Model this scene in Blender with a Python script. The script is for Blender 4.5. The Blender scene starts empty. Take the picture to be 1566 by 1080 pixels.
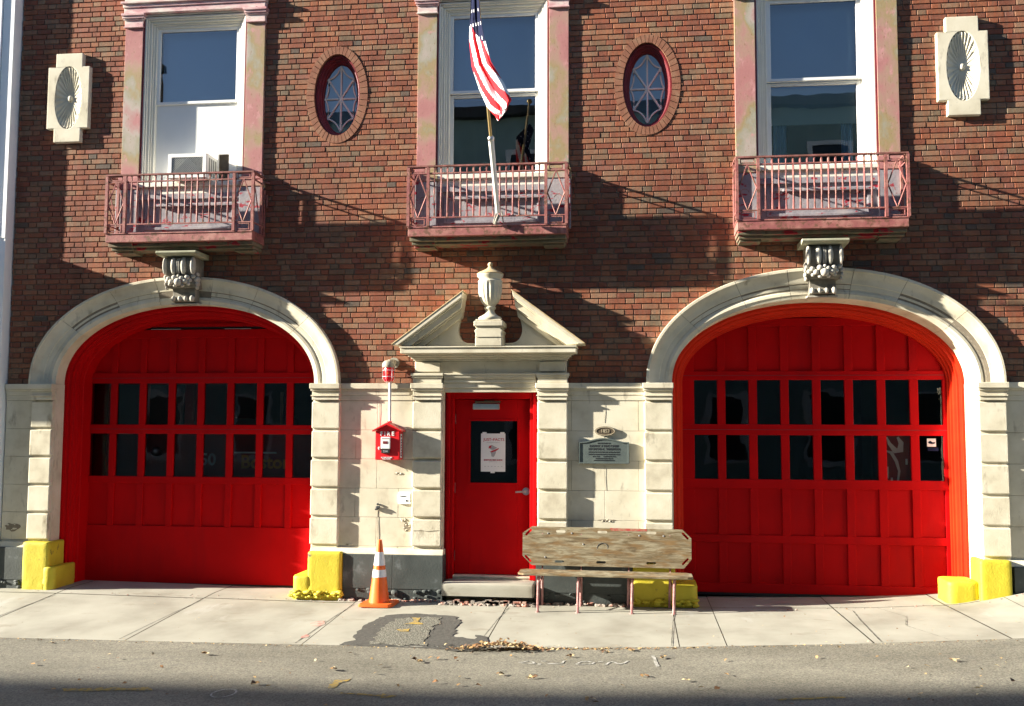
import bpy, bmesh, math, random
from mathutils import Vector, Matrix
from mathutils.geometry import tessellate_polygon
random.seed(11)
sc = bpy.context.scene
COL = sc.collection
ZO = 1.97                       # heights below are measured from eye level; ZO lifts them so the pavement is near 0
pi = math.pi

# ------------------------------------------------------------------ materials
def new_mat(name):
    m = bpy.data.materials.new(name); m.use_nodes = True
    nt = m.node_tree; b = nt.nodes['Principled BSDF']
    return m, nt, b

def ramp(nt, stops, interp='LINEAR'):
    r = nt.nodes.new('ShaderNodeValToRGB'); r.color_ramp.interpolation = interp
    els = r.color_ramp.elements
    while len(els) > len(stops): els.remove(els[-1])
    while len(els) < len(stops): els.new(1.0)
    for e, (p, c) in zip(els, stops): e.position = p; e.color = (c[0], c[1], c[2], 1)
    return r

def noise(nt, vec, scale, detail=5, rough=.55, dist=0):
    n = nt.nodes.new('ShaderNodeTexNoise'); n.inputs['Scale'].default_value = scale
    n.inputs['Detail'].default_value = detail; n.inputs['Roughness'].default_value = rough
    n.inputs['Distortion'].default_value = dist
    nt.links.new(vec, n.inputs['Vector']); return n

def mapping(nt, vec, s):
    m = nt.nodes.new('ShaderNodeMapping'); m.inputs['Scale'].default_value = s
    nt.links.new(vec, m.inputs['Vector']); return m.outputs[0]

def mixc(nt, fac, a, b, mode='MIX'):
    m = nt.nodes.new('ShaderNodeMix'); m.data_type = 'RGBA'; m.blend_type = mode
    for sock, v in ((0, fac), (6, a), (7, b)):
        if hasattr(v, 'links') or hasattr(v, 'is_linked'): nt.links.new(v, m.inputs[sock])
        else: m.inputs[sock].default_value = v if sock == 0 else (v[0], v[1], v[2], 1)
    return m.outputs[2]

def mat(name, stops, scale=4, rough=.8, bump=.3, bscale=60, bdist=.004, stretch=(1,1,1), layers=(), metallic=0, detail=6, spec=.4):
    """mottled colour (ramp over noise), extra dirt/peel layers [(colour, scale, lo, hi, stretch)], bump noise"""
    m, nt, b = new_mat(name); L = nt.links
    pos = nt.nodes.new('ShaderNodeNewGeometry').outputs['Position']
    n = noise(nt, mapping(nt, pos, stretch), scale, detail)
    r = ramp(nt, stops); L.new(n.outputs[0], r.inputs[0]); col = r.outputs[0]
    hsum = None
    for (c, s, lo, hi, st) in layers:
        q = noise(nt, mapping(nt, pos, st), s, 7, .62)
        rr = ramp(nt, [(lo, (0,0,0)), (hi, (1,1,1))]); L.new(q.outputs[0], rr.inputs[0])
        col = mixc(nt, rr.outputs[0], col, c)
    L.new(col, b.inputs['Base Color'])
    b.inputs['Roughness'].default_value = rough; b.inputs['Metallic'].default_value = metallic
    b.inputs['Specular IOR Level'].default_value = spec
    if bump:
        bn = noise(nt, pos, bscale, 5, .6)
        bp = nt.nodes.new('ShaderNodeBump'); bp.inputs['Strength'].default_value = bump; bp.inputs['Distance'].default_value = bdist
        L.new(bn.outputs[0], bp.inputs['Height']); L.new(bp.outputs[0], b.inputs['Normal'])
    return m

M = {}
STONE = [(.28, (.46,.41,.31)), (.45, (.585,.54,.42)), (.62, (.65,.605,.485)), (.8, (.70,.66,.545))]
M['stone'] = mat('cast_stone', STONE, 3.5, .9, .25, 90, .004,
                 layers=[((.25,.215,.16), 9, .60, .78, (1,1,.35)), ((.35,.33,.30), 30, .64, .80, (1,1,1))])
M['stone_rough'] = mat('cast_stone_rough', STONE, 5, .95, .45, 75, .006,
                 layers=[((.27,.23,.16), 6, .60, .76, (1,1,.5)), ((.16,.14,.11), 60, .70, .78, (1,1,1))])
M['joint'] = mat('mortar_joint', [(.3, (.17,.145,.11)), (.7, (.24,.20,.15))], 20, .95, .3)
M['ochre_stain'] = mat('ochre_weathered_edge', [(.3, (.42,.30,.14)), (.7, (.56,.46,.30))], 14, .9, .4)
M['red'] = mat('red_paint', [(.3, (.39,.0014,.0032)), (.7, (.52,.002,.0045))], 1.3, .6, .25, 14, .004, spec=.09,
               layers=[((.33,.003,.006), 2.4, .50, .80, (1.4,1,.35)), ((.52,.012,.014), 1.8, .60, .85, (1,1,.5)), ((.22,.01,.01), 60, .70, .76, (1,1,.3)), ((.60,.16,.14), 90, .755, .78, (1,1,.4))])
M['red_sunlit'] = mat('sunlit_red_paint', [(.3, (.55,.018,.004)), (.7, (.63,.028,.005))], 3, .5, .25, 30, .004, spec=.16,
               layers=[((.75,.35,.22), 70, .735, .76, (1,1,.25))])  # red pushed toward orange to imitate overexposed sunlight on the right frame
M['red_dark'] = mat('aged_red_frame', [(.3, (.12,.012,.018)), (.7, (.20,.02,.028))], 8, .5, .3)
M['yellow'] = mat('yellow_paint', [(.3, (.50,.42,.025)), (.7, (.60,.51,.04))], 6, .6, .5, 45, .006,
               layers=[((.30,.22,.04), 16, .64, .74, (1,1,1)), ((.055,.05,.045), 3.4, .66, .70, (1.3,1,.8)), ((.45,.42,.36), 40, .71, .74, (1,1,1))])
M['plinth'] = mat('dark_grey_paint', [(.3, (.038,.046,.045)), (.7, (.062,.073,.071))], 5, .6, .45, 40, .006,
               layers=[((.16,.18,.19), 5, .60, .78, (1,1,1)), ((.32,.31,.28), 55, .70, .76, (1,1,1))])
M['white'] = mat('white_paint', [(.3, (.74,.75,.74)), (.7, (.80,.80,.78))], 3, .5, .2, 30, .003)
M['cream'] = mat('cream_window_paint', [(.3, (.66,.64,.56)), (.7, (.74,.72,.64))], 4, .55, .3, 30, .003)
PEEL = ((.10,.055,.04), 26, .64, .70, (1,1,1))
M['pilaster'] = mat('faded_peeling_paint', [(.32, (.33,.13,.13)), (.43, (.38,.17,.165)), (.50, (.35,.22,.17)), (.55, (.29,.22,.11)), (.60, (.29,.27,.21)), (.66, (.37,.31,.28)), (.74, (.37,.16,.165))],
                 1.7, .75, .35, 40, .004, stretch=(1,1,.75), detail=8,
                 layers=[((.48,.24,.24), 11, .58, .70, (1,1,.6)), ((.20,.11,.06), 40, .60, .70, (1,1,.4))])
M['pilaster_pink'] = mat('faded_pink_trim', [(.3, (.42,.19,.21)), (.5, (.56,.37,.37)), (.7, (.60,.55,.50))], 5, .7, .35, 40, .004,
                 stretch=(1,1,3), layers=[((.24,.03,.05), 22, .62, .70, (.6,1,2))])
M['apron'] = mat('peeling_grey_apron', [(.3, (.20,.19,.22)), (.5, (.27,.26,.29)), (.7, (.34,.31,.32))], 7, .8, .5, 30, .006,
                 layers=[((.30,.02,.04), 12, .58, .62, (.6,1,1.4)), ((.55,.50,.45), 18, .66, .70, (1,1,1))])
M['balcony'] = mat('peeling_pink_iron', [(.3, (.24,.07,.075)), (.5, (.31,.11,.10)), (.7, (.40,.19,.16))], 9, .65, .5, 60, .004,
                 layers=[((.15,.07,.045), 16, .52, .62, (1,1,1)), ((.09,.05,.03), 60, .66, .72, (1,1,1)), ((.58,.50,.42), 34, .70, .75, (1,1,1))])
M['rust'] = mat('rusted_rail', [(.3, (.12,.06,.045)), (.5, (.22,.085,.07)), (.7, (.32,.13,.12))], 14, .8, .4, 70, .003)
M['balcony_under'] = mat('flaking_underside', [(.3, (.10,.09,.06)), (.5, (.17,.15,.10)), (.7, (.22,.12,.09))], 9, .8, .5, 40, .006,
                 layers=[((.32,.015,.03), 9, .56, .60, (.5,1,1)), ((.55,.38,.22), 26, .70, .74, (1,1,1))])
M['console_dark'] = mat('sooty_carved_stone', [(.3, (.13,.115,.095)), (.55, (.20,.185,.155)), (.75, (.30,.28,.24))], 9, .95, .4, 60, .004)
M['console'] = mat('carved_weathered_stone', [(.3, (.33,.31,.27)), (.55, (.44,.42,.37)), (.75, (.54,.52,.47))], 12, .9, .25, 90, .003,
                 layers=[((.14,.12,.10), 14, .60, .72, (1,1,.5))])
M['stone_green'] = mat('lichen_stone', [(.3, (.22,.22,.15)), (.5, (.32,.32,.23)), (.7, (.40,.39,.30))], 6, .9, .4, 40, .006)
M['grille'] = mat('faded_muntin', [(.3, (.70,.68,.63)), (.7, (.80,.78,.74))], 8, .6, .2)
M['ironbar'] = mat('rusty_bench_tube', [(.3, (.30,.12,.12)), (.6, (.42,.22,.21)), (.8, (.50,.40,.37))], 20, .55, .4, 80, .003,
                 layers=[((.12,.06,.04), 30, .6, .68, (1,1,1))])
M['metal'] = mat('brushed_steel', [(.3, (.55,.56,.57)), (.7, (.68,.68,.69))], 6, .32, .05, metallic=.9)
M['conduit'] = mat('galvanised_conduit', [(.3, (.62,.60,.62)), (.7, (.74,.72,.74))], 9, .45, .1, metallic=.2)
M['fixture'] = mat('grey_cast_metal', [(.3, (.27,.25,.20)), (.7, (.38,.35,.29))], 14, .6, .3)
M['firebox'] = mat('fire_box_red', [(.3, (.60,.012,.018)), (.7, (.70,.02,.025))], 5, .35, .15, 20, .003)
M['bronze'] = mat('bronze', [(.3, (.085,.065,.045)), (.7, (.13,.10,.065))], 20, .55, .2, metallic=.2)
M['bronze_hi'] = mat('worn_bronze_edge', [(.3, (.42,.35,.24)), (.7, (.55,.48,.36))], 20, .4, .2, metallic=.3)
M['verdigris'] = mat('verdigris_plaque', [(.3, (.07,.088,.088)), (.7, (.105,.128,.12))], 6, .5, .15)
M['ink'] = mat('dark_lettering', [(.3, (.03,.035,.04)), (.7, (.05,.05,.055))], 6, .6, 0)
M['black'] = mat('black_matt', [(.3, (.012,.012,.012)), (.7, (.02,.02,.02))], 6, .7, 0)
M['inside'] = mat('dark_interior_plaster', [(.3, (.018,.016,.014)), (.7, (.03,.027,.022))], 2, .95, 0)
M['blind'] = mat('sky_tinted_blind', [(.3, (.42,.66,.95)), (.7, (.52,.76,.97))], .8, .9, 0)  # blue boosted to stand in for sky reflected in the panes
M['blind_pale'] = mat('pale_window_blind', [(.3, (.74,.82,.84)), (.7, (.80,.86,.87))], 2, .9, 0)
M['paper'] = mat('white_paper', [(.3, (.72,.72,.74)), (.7, (.78,.78,.80))], 4, .8, 0)
M['paper_red'] = mat('red_ink', [(.3, (.45,.02,.04)), (.7, (.5,.03,.05))], 6, .8, 0)
M['paper_grey'] = mat('grey_ink', [(.3, (.30,.30,.33)), (.7, (.40,.40,.43))], 60, .8, 0)
M['cone'] = mat('orange_plastic', [(.3, (.80,.13,.02)), (.7, (.86,.17,.03))], 6, .4, .1, 20, .002, layers=[((.35,.08,.03), 30, .66, .75, (1,1,1))])
M['coneband'] = mat('white_reflective_band', [(.3, (.70,.70,.72)), (.7, (.82,.82,.84))], 30, .35, .2)
M['acgrille'] = mat('grey_metal_grille', [(.3, (.16,.17,.16)), (.7, (.26,.27,.25))], 40, .6, .3)
M['flag_red'] = mat('flag_red_cloth', [(.3, (.62,.02,.03)), (.7, (.70,.03,.04))], 6, .8, .1, spec=.1)
M['flag_white'] = mat('flag_white_cloth', [(.3, (.78,.77,.80)), (.7, (.82,.80,.82))], 6, .8, .1, spec=.1)
M['flag_blue'] = mat('flag_blue_cloth', [(.3, (.006,.009,.030)), (.7, (.010,.014,.045))], 6, .8, .1, spec=.1)
M['brass'] = mat('brass_pole', [(.3, (.42,.30,.12)), (.7, (.55,.42,.2))], 10, .35, .05, metallic=.6)
M['plaster_white'] = mat('white_clapboard_paint', [(.3, (.84,.86,.87)), (.7, (.88,.90,.90))], 3, .6, .2)
M['roof_dark'] = mat('dark_roof_felt', [(.3, (.05,.05,.05)), (.7, (.08,.08,.08))], 3, .9, .3)
M['opp_brick'] = mat('brown_brick_far', [(.3, (.15,.10,.08)), (.7, (.22,.15,.12))], 8, .9, .3)
M['opp_grey'] = mat('grey_green_siding', [(.3, (.24,.36,.34)), (.7, (.30,.42,.40))], 3, .9, .3)
M['chalk'] = mat('road_chalk', [(.38, (.20,.195,.17)), (.62, (.46,.45,.42))], 30, .95, .2)
M['yellow_mark'] = mat('worn_yellow_spray', [(.40, (.17,.155,.12)), (.52, (.33,.23,.06)), (.7, (.42,.28,.05))], 25, .95, .2)
M['rubble'] = mat('broken_masonry', [(.3, (.14,.12,.11)), (.5, (.34,.30,.26)), (.62, (.36,.13,.09)), (.75, (.55,.5,.42))], 9, .95, .6, 60, .006)
M['engine_red'] = mat('fire_engine_red', [(.3, (.20,.006,.008)), (.7, (.26,.01,.01))], 3, .3, 0)
M['gold'] = mat('gold_leaf', [(.3, (.75,.36,.05)), (.7, (.82,.42,.06))], 6, .5, 0)
M['glassdark'] = mat('dark_cab_window', [(.3, (.02,.025,.03)), (.7, (.03,.035,.04))], 3, .2, 0)

def brick_mat():
    m, nt, b = new_mat('facade_brick'); L = nt.links
    g = nt.nodes.new('ShaderNodeNewGeometry'); pos = g.outputs['Position']
    r = ramp(nt, [(0, (.215,.080,.050)), (.12, (.25,.095,.057)), (.25, (.275,.105,.058)), (.38, (.30,.135,.077)), (.50, (.265,.135,.083)), (.60, (.255,.090,.055)), (.70, (.285,.165,.105)),
                  (.80, (.235,.140,.088)), (.88, (.27,.115,.08)), (.95, (.19,.135,.09)), (.985, (.13,.10,.08))], 'CONSTANT')
    L.new(g.outputs['Random Per Island'], r.inputs[0])
    n = noise(nt, pos, 35, 6, .6)
    rr = ramp(nt, [(.3, (.78,.80,.82)), (.7, (1.15,1.12,1.08))]); L.new(n.outputs[0], rr.inputs[0])
    c = mixc(nt, 1.0, r.outputs[0], rr.outputs[0], 'MULTIPLY')
    nv = noise(nt, mapping(nt, pos, (5,1,.8)), 6, 3); rv = ramp(nt, [(.42, (1.06,.95,.88)), (.58, (.96,1.06,1.08))]); L.new(nv.outputs[0], rv.inputs[0])
    c = mixc(nt, 1.0, c, rv.outputs[0], 'MULTIPLY')
    big = noise(nt, mapping(nt, pos, (1,1,.6)), .55, 4)
    br = ramp(nt, [(.35, (.74,.71,.75)), (.65, (1.07,1.02,.98))]); L.new(big.outputs[0], br.inputs[0])
    c = mixc(nt, 1.0, c, br.outputs[0], 'MULTIPLY')
    stn = noise(nt, mapping(nt, pos, (2.2,1,.35)), 1.6, 5, .6); sr0 = ramp(nt, [(.48, (1,1,1)), (.75, (.66,.62,.62))]); L.new(stn.outputs[0], sr0.inputs[0])
    c = mixc(nt, 1.0, c, sr0.outputs[0], 'MULTIPLY')
    sp = noise(nt, pos, 120, 3); sr = ramp(nt, [(.70, (0,0,0)), (.76, (1,1,1))]); L.new(sp.outputs[0], sr.inputs[0])
    c = mixc(nt, sr.outputs[0], c, (.45,.40,.33))
    L.new(c, b.inputs['Base Color']); b.inputs['Roughness'].default_value = .82; b.inputs['Specular IOR Level'].default_value = .3
    bn = noise(nt, pos, 55, 6, .65); bp = nt.nodes.new('ShaderNodeBump'); bp.inputs['Strength'].default_value = .45; bp.inputs['Distance'].default_value = .004
    L.new(bn.outputs[0], bp.inputs['Height']); L.new(bp.outputs[0], b.inputs['Normal'])
    return m
M['brick'] = brick_mat()
M['brick_ring'] = mat('ochre_ring_brick', [(.35, (.19,.075,.045)), (.5, (.23,.098,.058)), (.65, (.25,.13,.08))], 9, .85, .4, 60, .004)
M['mortar'] = mat('dark_mortar', [(.3, (.12,.095,.078)), (.55, (.16,.135,.11)), (.72, (.24,.21,.17))], 6, .95, .4, 90, .004,
                  layers=[((.36,.33,.27), 30, .68, .74, (1,1,1))])

def asphalt():
    m, nt, b = new_mat('asphalt'); L = nt.links
    pos = nt.nodes.new('ShaderNodeNewGeometry').outputs['Position']
    n1 = noise(nt, mapping(nt, pos, (.5,1.3,1)), 1.1, 5, .6)
    r1 = ramp(nt, [(.3, (.125,.118,.092)), (.5, (.172,.162,.13)), (.7, (.22,.208,.168))]); L.new(n1.outputs[0], r1.inputs[0])
    v = nt.nodes.new('ShaderNodeTexVoronoi'); v.inputs['Scale'].default_value = 85; L.new(pos, v.inputs['Vector'])
    vr = ramp(nt, [(0, (.52,.50,.48)), (.35, (.85,.85,.85)), (.8, (1.35,1.33,1.3))]); L.new(v.outputs['Color'], vr.inputs[0])
    c = mixc(nt, 1, r1.outputs[0], vr.outputs[0], 'MULTIPLY')
    n2 = noise(nt, pos, 5, 6, .6); r2 = ramp(nt, [(.58, (0,0,0)), (.74, (.6,.6,.6))]); L.new(n2.outputs[0], r2.inputs[0])
    c = mixc(nt, r2.outputs[0], c, (.11,.105,.095))
    n3 = noise(nt, mapping(nt, pos, (1,.7,1)), .9, 5, .6, 1.5)
    r3 = ramp(nt, [(.490, (0,0,0)), (.499, (.3,.3,.3)), (.501, (.3,.3,.3)), (.510, (0,0,0))]); L.new(n3.outputs[0], r3.inputs[0])
    c = mixc(nt, r3.outputs[0], c, (.075,.07,.065))
    L.new(c, b.inputs['Base Color']); b.inputs['Roughness'].default_value = .9
    bn = noise(nt, pos, 130, 3, .7); bp = nt.nodes.new('ShaderNodeBump'); bp.inputs['Strength'].default_value = .8; bp.inputs['Distance'].default_value = .006
    L.new(bn.outputs[0], bp.inputs['Height']); L.new(bp.outputs[0], b.inputs['Normal'])
    return m
M['asphalt'] = asphalt()
M['asphalt_new'] = mat('dark_patch_asphalt', [(.3, (.055,.053,.048)), (.7, (.10,.095,.085))], 30, .95, 1, 110, .008)
M['gravel'] = mat('coarse_patch_aggregate', [(.38, (.045,.045,.038)), (.5, (.14,.135,.11)), (.62, (.30,.29,.24))], 85, .95, 1, 60, .014)
M['concrete'] = mat('sidewalk_concrete', [(.3, (.235,.22,.18)), (.5, (.32,.308,.258)), (.7, (.375,.362,.308))], 1.4, .92, .5, 90, .004,
                    stretch=(1,.8,1), layers=[((.21,.18,.135), 4, .60, .78, (.5,1,1)), ((.38,.37,.33), 2.4, .62, .72, (1,.3,1)), ((.15,.13,.10), 40, .68, .76, (1,1,1)), ((.25,.17,.09), 3, .68, .80, (1,1,1))])
M['crack'] = mat('joint_dirt_and_shadow_line', [(.3, (.08,.058,.04)), (.7, (.17,.125,.08))], 20, 1, .2)

def wood_mat():
    m, nt, b = new_mat('weathered_board'); L = nt.links
    pos = nt.nodes.new('ShaderNodeNewGeometry').outputs['Position']
    n = noise(nt, mapping(nt, pos, (.9,1,6)), 3.0, 8, .68, 1.0)
    r = ramp(nt, [(.30, (.05,.035,.02)), (.42, (.15,.11,.055)), (.50, (.23,.19,.12)), (.60, (.31,.275,.185)), (.72, (.17,.115,.05)), (.85, (.36,.325,.235))]); L.new(n.outputs[0], r.inputs[0])
    n2 = noise(nt, mapping(nt, pos, (1,1,4)), 4, 6); r2 = ramp(nt, [(.48, (0,0,0)), (.62, (1,1,1))]); L.new(n2.outputs[0], r2.inputs[0])
    c = mixc(nt, r2.outputs[0], r.outputs[0], (.19,.115,.045))
    n3 = noise(nt, mapping(nt, pos, (3,2,70)), 2.2, 6, .7, .4); r3 = ramp(nt, [(.32, (.45,.42,.38)), (.6, (1.15,1.15,1.15))]); L.new(n3.outputs[0], r3.inputs[0])
    c = mixc(nt, 1.0, c, r3.outputs[0], 'MULTIPLY')
    L.new(c, b.inputs['Base Color']); b.inputs['Roughness'].default_value = .8
    bp = nt.nodes.new('ShaderNodeBump'); bp.inputs['Strength'].default_value = .5; bp.inputs['Distance'].default_value = .004
    L.new(n3.outputs[0], bp.inputs['Height']); L.new(bp.outputs[0], b.inputs['Normal'])
    return m
M['wood'] = wood_mat()
M['stain'] = mat('old_red_paint_stripe', [(.4, (.36,.20,.13)), (.55, (.38,.06,.05)), (.7, (.42,.08,.06))], 18, .8, .3)

def leaf_mat():
    m, nt, b = new_mat('dry_leaves'); L = nt.links
    g = nt.nodes.new('ShaderNodeNewGeometry')
    r = ramp(nt, [(0, (.34,.20,.08)), (.25, (.48,.33,.15)), (.5, (.24,.12,.05)), (.7, (.58,.46,.26)), (.88, (.16,.09,.05))], 'CONSTANT')
    L.new(g.outputs['Random Per Island'], r.inputs[0]); L.new(r.outputs[0], b.inputs['Base Color']); b.inputs['Roughness'].default_value = .85
    return m
M['leaf'] = leaf_mat()

def glass_mat(name, tint, ior=1.5, rough=.0, wav=.03):
    m = bpy.data.materials.new(name); m.use_nodes = True; nt = m.node_tree; nt.nodes.clear(); L = nt.links
    o = nt.nodes.new('ShaderNodeOutputMaterial'); mx = nt.nodes.new('ShaderNodeMixShader')
    t = nt.nodes.new('ShaderNodeBsdfTransparent'); t.inputs[0].default_value = (*tint, 1)
    g = nt.nodes.new('ShaderNodeBsdfGlossy'); g.inputs['Roughness'].default_value = rough; g.inputs[0].default_value = (1,1,1,1)
    f = nt.nodes.new('ShaderNodeFresnel'); f.inputs[0].default_value = ior
    pos = nt.nodes.new('ShaderNodeNewGeometry').outputs['Position']
    n = noise(nt, pos, 3.2, 1); bp = nt.nodes.new('ShaderNodeBump'); bp.inputs['Strength'].default_value = wav; bp.inputs['Distance'].default_value = .02
    L.new(n.outputs[0], bp.inputs['Height']); L.new(bp.outputs[0], g.inputs['Normal'])
    L.new(f.outputs[0], mx.inputs[0]); L.new(t.outputs[0], mx.inputs[1]); L.new(g.outputs[0], mx.inputs[2]); L.new(mx.outputs[0], o.inputs[0])
    return m
M['glass'] = glass_mat('window_glass', (.78,.84,.86), 2.2)
M['glass_dirty'] = glass_mat('garage_door_glass', (.72,.68,.66), 1.42, 0, .10)

def lamp_red():
    m, nt, b = new_mat('lit_red_lens'); b.inputs['Base Color'].default_value = (.6,.01,.02,1); b.inputs['Roughness'].default_value = .2
    b.inputs['Emission Color'].default_value = (1,.02,.03,1); b.inputs['Emission Strength'].default_value = .04
    return m
M['lens'] = lamp_red()
def bulb():
    m, nt, b = new_mat('lit_bulb'); b.inputs['Base Color'].default_value = (.8,.3,.02,1)
    b.inputs['Emission Color'].default_value = (1,.28,.03,1); b.inputs['Emission Strength'].default_value = .55
    return m
M['bulb'] = bulb()

# ------------------------------------------------------------------ mesh builder
class MB:
    def __init__(s): s.v = []; s.f = []; s.m = []
    def quad(s, pts, mi=0):
        b = len(s.v); s.v += [tuple(p) for p in pts]; s.f.append(tuple(range(b, b+len(pts)))); s.m.append(mi)
    def box(s, x0, x1, y0, y1, z0, z1, mi=0, taper=0):
        b = len(s.v)
        for z in (z0, z1):
            t = taper if z == z1 else 0
            s.v += [(x0+t, y0+t, z), (x1-t, y0+t, z), (x1-t, y1, z), (x0+t, y1, z)]
        for f in ((0,3,2,1), (4,5,6,7), (0,1,5,4), (1,2,6,5), (2,3,7,6), (3,0,4,7)):
            s.f.append(tuple(b+i for i in f)); s.m.append(mi)
    def brick(s, x0, x1, z0, z1, y, c=.004, mi=0):
        """front face with a small chamfer, open at the back"""
        b = len(s.v)
        s.v += [(x0, .004, z0), (x1, .004, z0), (x1, .004, z1), (x0, .004, z1),
                (x0, y+c, z0), (x1, y+c, z0), (x1, y+c, z1), (x0, y+c, z1),
                (x0+c, y, z0+c), (x1-c, y, z0+c), (x1-c, y, z1-c), (x0+c, y, z1-c)]
        for i in range(4):
            j = (i+1) % 4
            s.f += [(b+i, b+j, b+4+j, b+4+i), (b+4+i, b+4+j, b+8+j, b+8+i)]; s.m += [mi, mi]
        s.f.append((b+8, b+9, b+10, b+11)); s.m.append(mi)
    def prism(s, poly, y0, y1, holes=(), mi=0, back=True):
        """poly in the x-z plane, extruded from y0 (front) to y1"""
        loops = [list(poly)] + [list(h) for h in holes]
        vec = [[Vector((p[0], p[1], 0)) for p in l] for l in loops]
        flat = [p for l in loops for p in l]
        tris = tessellate_polygon(vec)
        b = len(s.v); n = len(flat)
        s.v += [(p[0], y0, p[1]) for p in flat] + [(p[0], y1, p[1]) for p in flat]
        for t in tris:
            s.f.append((b+t[0], b+t[1], b+t[2])); s.m.append(mi)
            if back: s.f.append((b+n+t[2], b+n+t[1], b+n+t[0])); s.m.append(mi)
        k = 0
        for l in loops:
            for i in range(len(l)):
                j = (i+1) % len(l)
                s.f.append((b+k+i, b+k+j, b+n+k+j, b+n+k+i)); s.m.append(mi)
            k += len(l)
    def prism_x(s, poly, x0, x1, mi=0):
        """poly in the y-z plane, extruded along x"""
        tris = tessellate_polygon([[Vector((p[0], p[1], 0)) for p in poly]])
        b = len(s.v); n = len(poly)
        s.v += [(x0, p[0], p[1]) for p in poly] + [(x1, p[0], p[1]) for p in poly]
        for t in tris: s.f += [(b+t[0], b+t[1], b+t[2]), (b+n+t[2], b+n+t[1], b+n+t[0])]; s.m += [mi, mi]
        for i in range(n):
            j = (i+1) % n; s.f.append((b+i, b+j, b+n+j, b+n+i)); s.m.append(mi)
    def tube(s, pts, r, n=8, mi=0, r2=None, cap=True):
        pts = [Vector(p) for p in pts]; b = len(s.v); rings = len(pts)
        for i, p in enumerate(pts):
            d = (pts[min(i+1, rings-1)] - pts[max(i-1, 0)]).normalized()
            u = d.cross(Vector((0, 0, 1)));  u = u.normalized() if u.length > 1e-3 else Vector((1, 0, 0))
            w = d.cross(u).normalized(); rr = r if r2 is None else r + (r2-r)*i/(rings-1)
            for k in range(n):
                a = 2*pi*(k+.5)/n; s.v.append(tuple(p + u*math.cos(a)*rr + w*math.sin(a)*rr))
        for i in range(rings-1):
            for k in range(n):
                k2 = (k+1) % n; s.f.append((b+i*n+k, b+i*n+k2, b+(i+1)*n+k2, b+(i+1)*n+k)); s.m.append(mi)
        if cap:
            s.f.append(tuple(b+k for k in reversed(range(n)))); s.m.append(mi)
            s.f.append(tuple(b+(rings-1)*n+k for k in range(n))); s.m.append(mi)
    def lathe(s, prof, cx, cy, n=32, mi=0, mod=None, ysq=1):
        b = len(s.v)
        for (r, z) in prof:
            for k in range(n):
                a = 2*pi*k/n; q = r*(mod(a, z) if mod else 1)
                s.v.append((cx+q*math.cos(a), cy+q*math.sin(a)*ysq, z))
        for i in range(len(prof)-1):
            for k in range(n):
                k2 = (k+1) % n; s.f.append((b+i*n+k, b+i*n+k2, b+(i+1)*n+k2, b+(i+1)*n+k)); s.m.append(mi)
        s.f.append(tuple(b+k for k in reversed(range(n)))); s.m.append(mi)
        e = b+(len(prof)-1)*n; s.f.append(tuple(e+k for k in range(n))); s.m.append(mi)
    def ball(s, c, r, n=10, mi=0, sc_=(1,1,1)):
        prof = [(r*math.sin(pi*i/(n//2+1)), -r*math.cos(pi*i/(n//2+1))) for i in range(1, n//2+1)]
        b = len(s.v)
        s.lathe(prof, 0, 0, n, mi)
        for i in range(b, len(s.v)):
            x, y, z = s.v[i]; s.v[i] = (c[0]+x*sc_[0], c[1]+y*sc_[1], c[2]+z*sc_[2])
    def loft(s, rows, mi=0, closed=False):
        b = len(s.v); n = len(rows[0])
        for r in rows: s.v += [tuple(p) for p in r]
        for i in range(len(rows)-1):
            for k in range(n if closed else n-1):
                k2 = (k+1) % n; s.f.append((b+i*n+k, b+i*n+k2, b+(i+1)*n+k2, b+(i+1)*n+k)); s.m.append(mi)
    def ring(s, x0, x1, z0, z1, w, y0, y1, mi=0, wt=None, wb=None):
        wt = w if wt is None else wt; wb = w if wb is None else wb
        s.box(x0, x0+w, y0, y1, z0, z1, mi); s.box(x1-w, x1, y0, y1, z0, z1, mi)
        if wt: s.box(x0+w, x1-w, y0, y1, z1-wt, z1, mi)
        if wb: s.box(x0+w, x1-w, y0, y1, z0, z0+wb, mi)
    def text(s, body, size, cx, cz, y, mi=0, ext=.002, plane='xz', rot=0, bold=0, xs=1):
        cu = bpy.data.curves.new('t', 'FONT'); cu.body = body; cu.size = size; cu.extrude = ext; cu.align_x = 'CENTER'; cu.align_y = 'CENTER'; cu.offset = bold; cu.resolution_u = 3
        o = bpy.data.objects.new('t', cu); COL.objects.link(o); bpy.context.view_layer.update()
        me = o.evaluated_get(bpy.context.evaluated_depsgraph_get()).to_mesh()
        b = len(s.v)
        for v in me.vertices:
            x, z, e = v.co.x*xs, v.co.y, v.co.z
            s.v.append((cx+x, y-e, cz+z))
        for p in me.polygons: s.f.append(tuple(b+i for i in p.vertices)); s.m.append(mi)
        bpy.data.objects.remove(o); bpy.data.curves.remove(cu)
    def build(s, name, mats, parent=None, smooth=None, bevel=0, origin=None, label=None):
        me = bpy.data.meshes.new(name)
        if parent is not None: o0 = ORG[parent.name]
        elif origin is not None: o0 = Vector(origin)
        else: o0 = Vector((0,0,-ZO))
        me.from_pydata([(v[0]-o0[0], v[1]-o0[1], v[2]-o0[2]) for v in s.v], [], s.f)
        if not isinstance(mats, (list, tuple)): mats = [mats]
        for m in mats: me.materials.append(M[m])
        me.polygons.foreach_set('material_index', s.m)
        bm = bmesh.new(); bm.from_mesh(me); bmesh.ops.recalc_face_normals(bm, faces=bm.faces)
        if smooth is not None:
            for f in bm.faces: f.smooth = True
            for e in bm.edges:
                if len(e.link_faces) != 2 or e.calc_face_angle(0) > smooth: e.smooth = False
        bm.to_mesh(me); bm.free()
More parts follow.
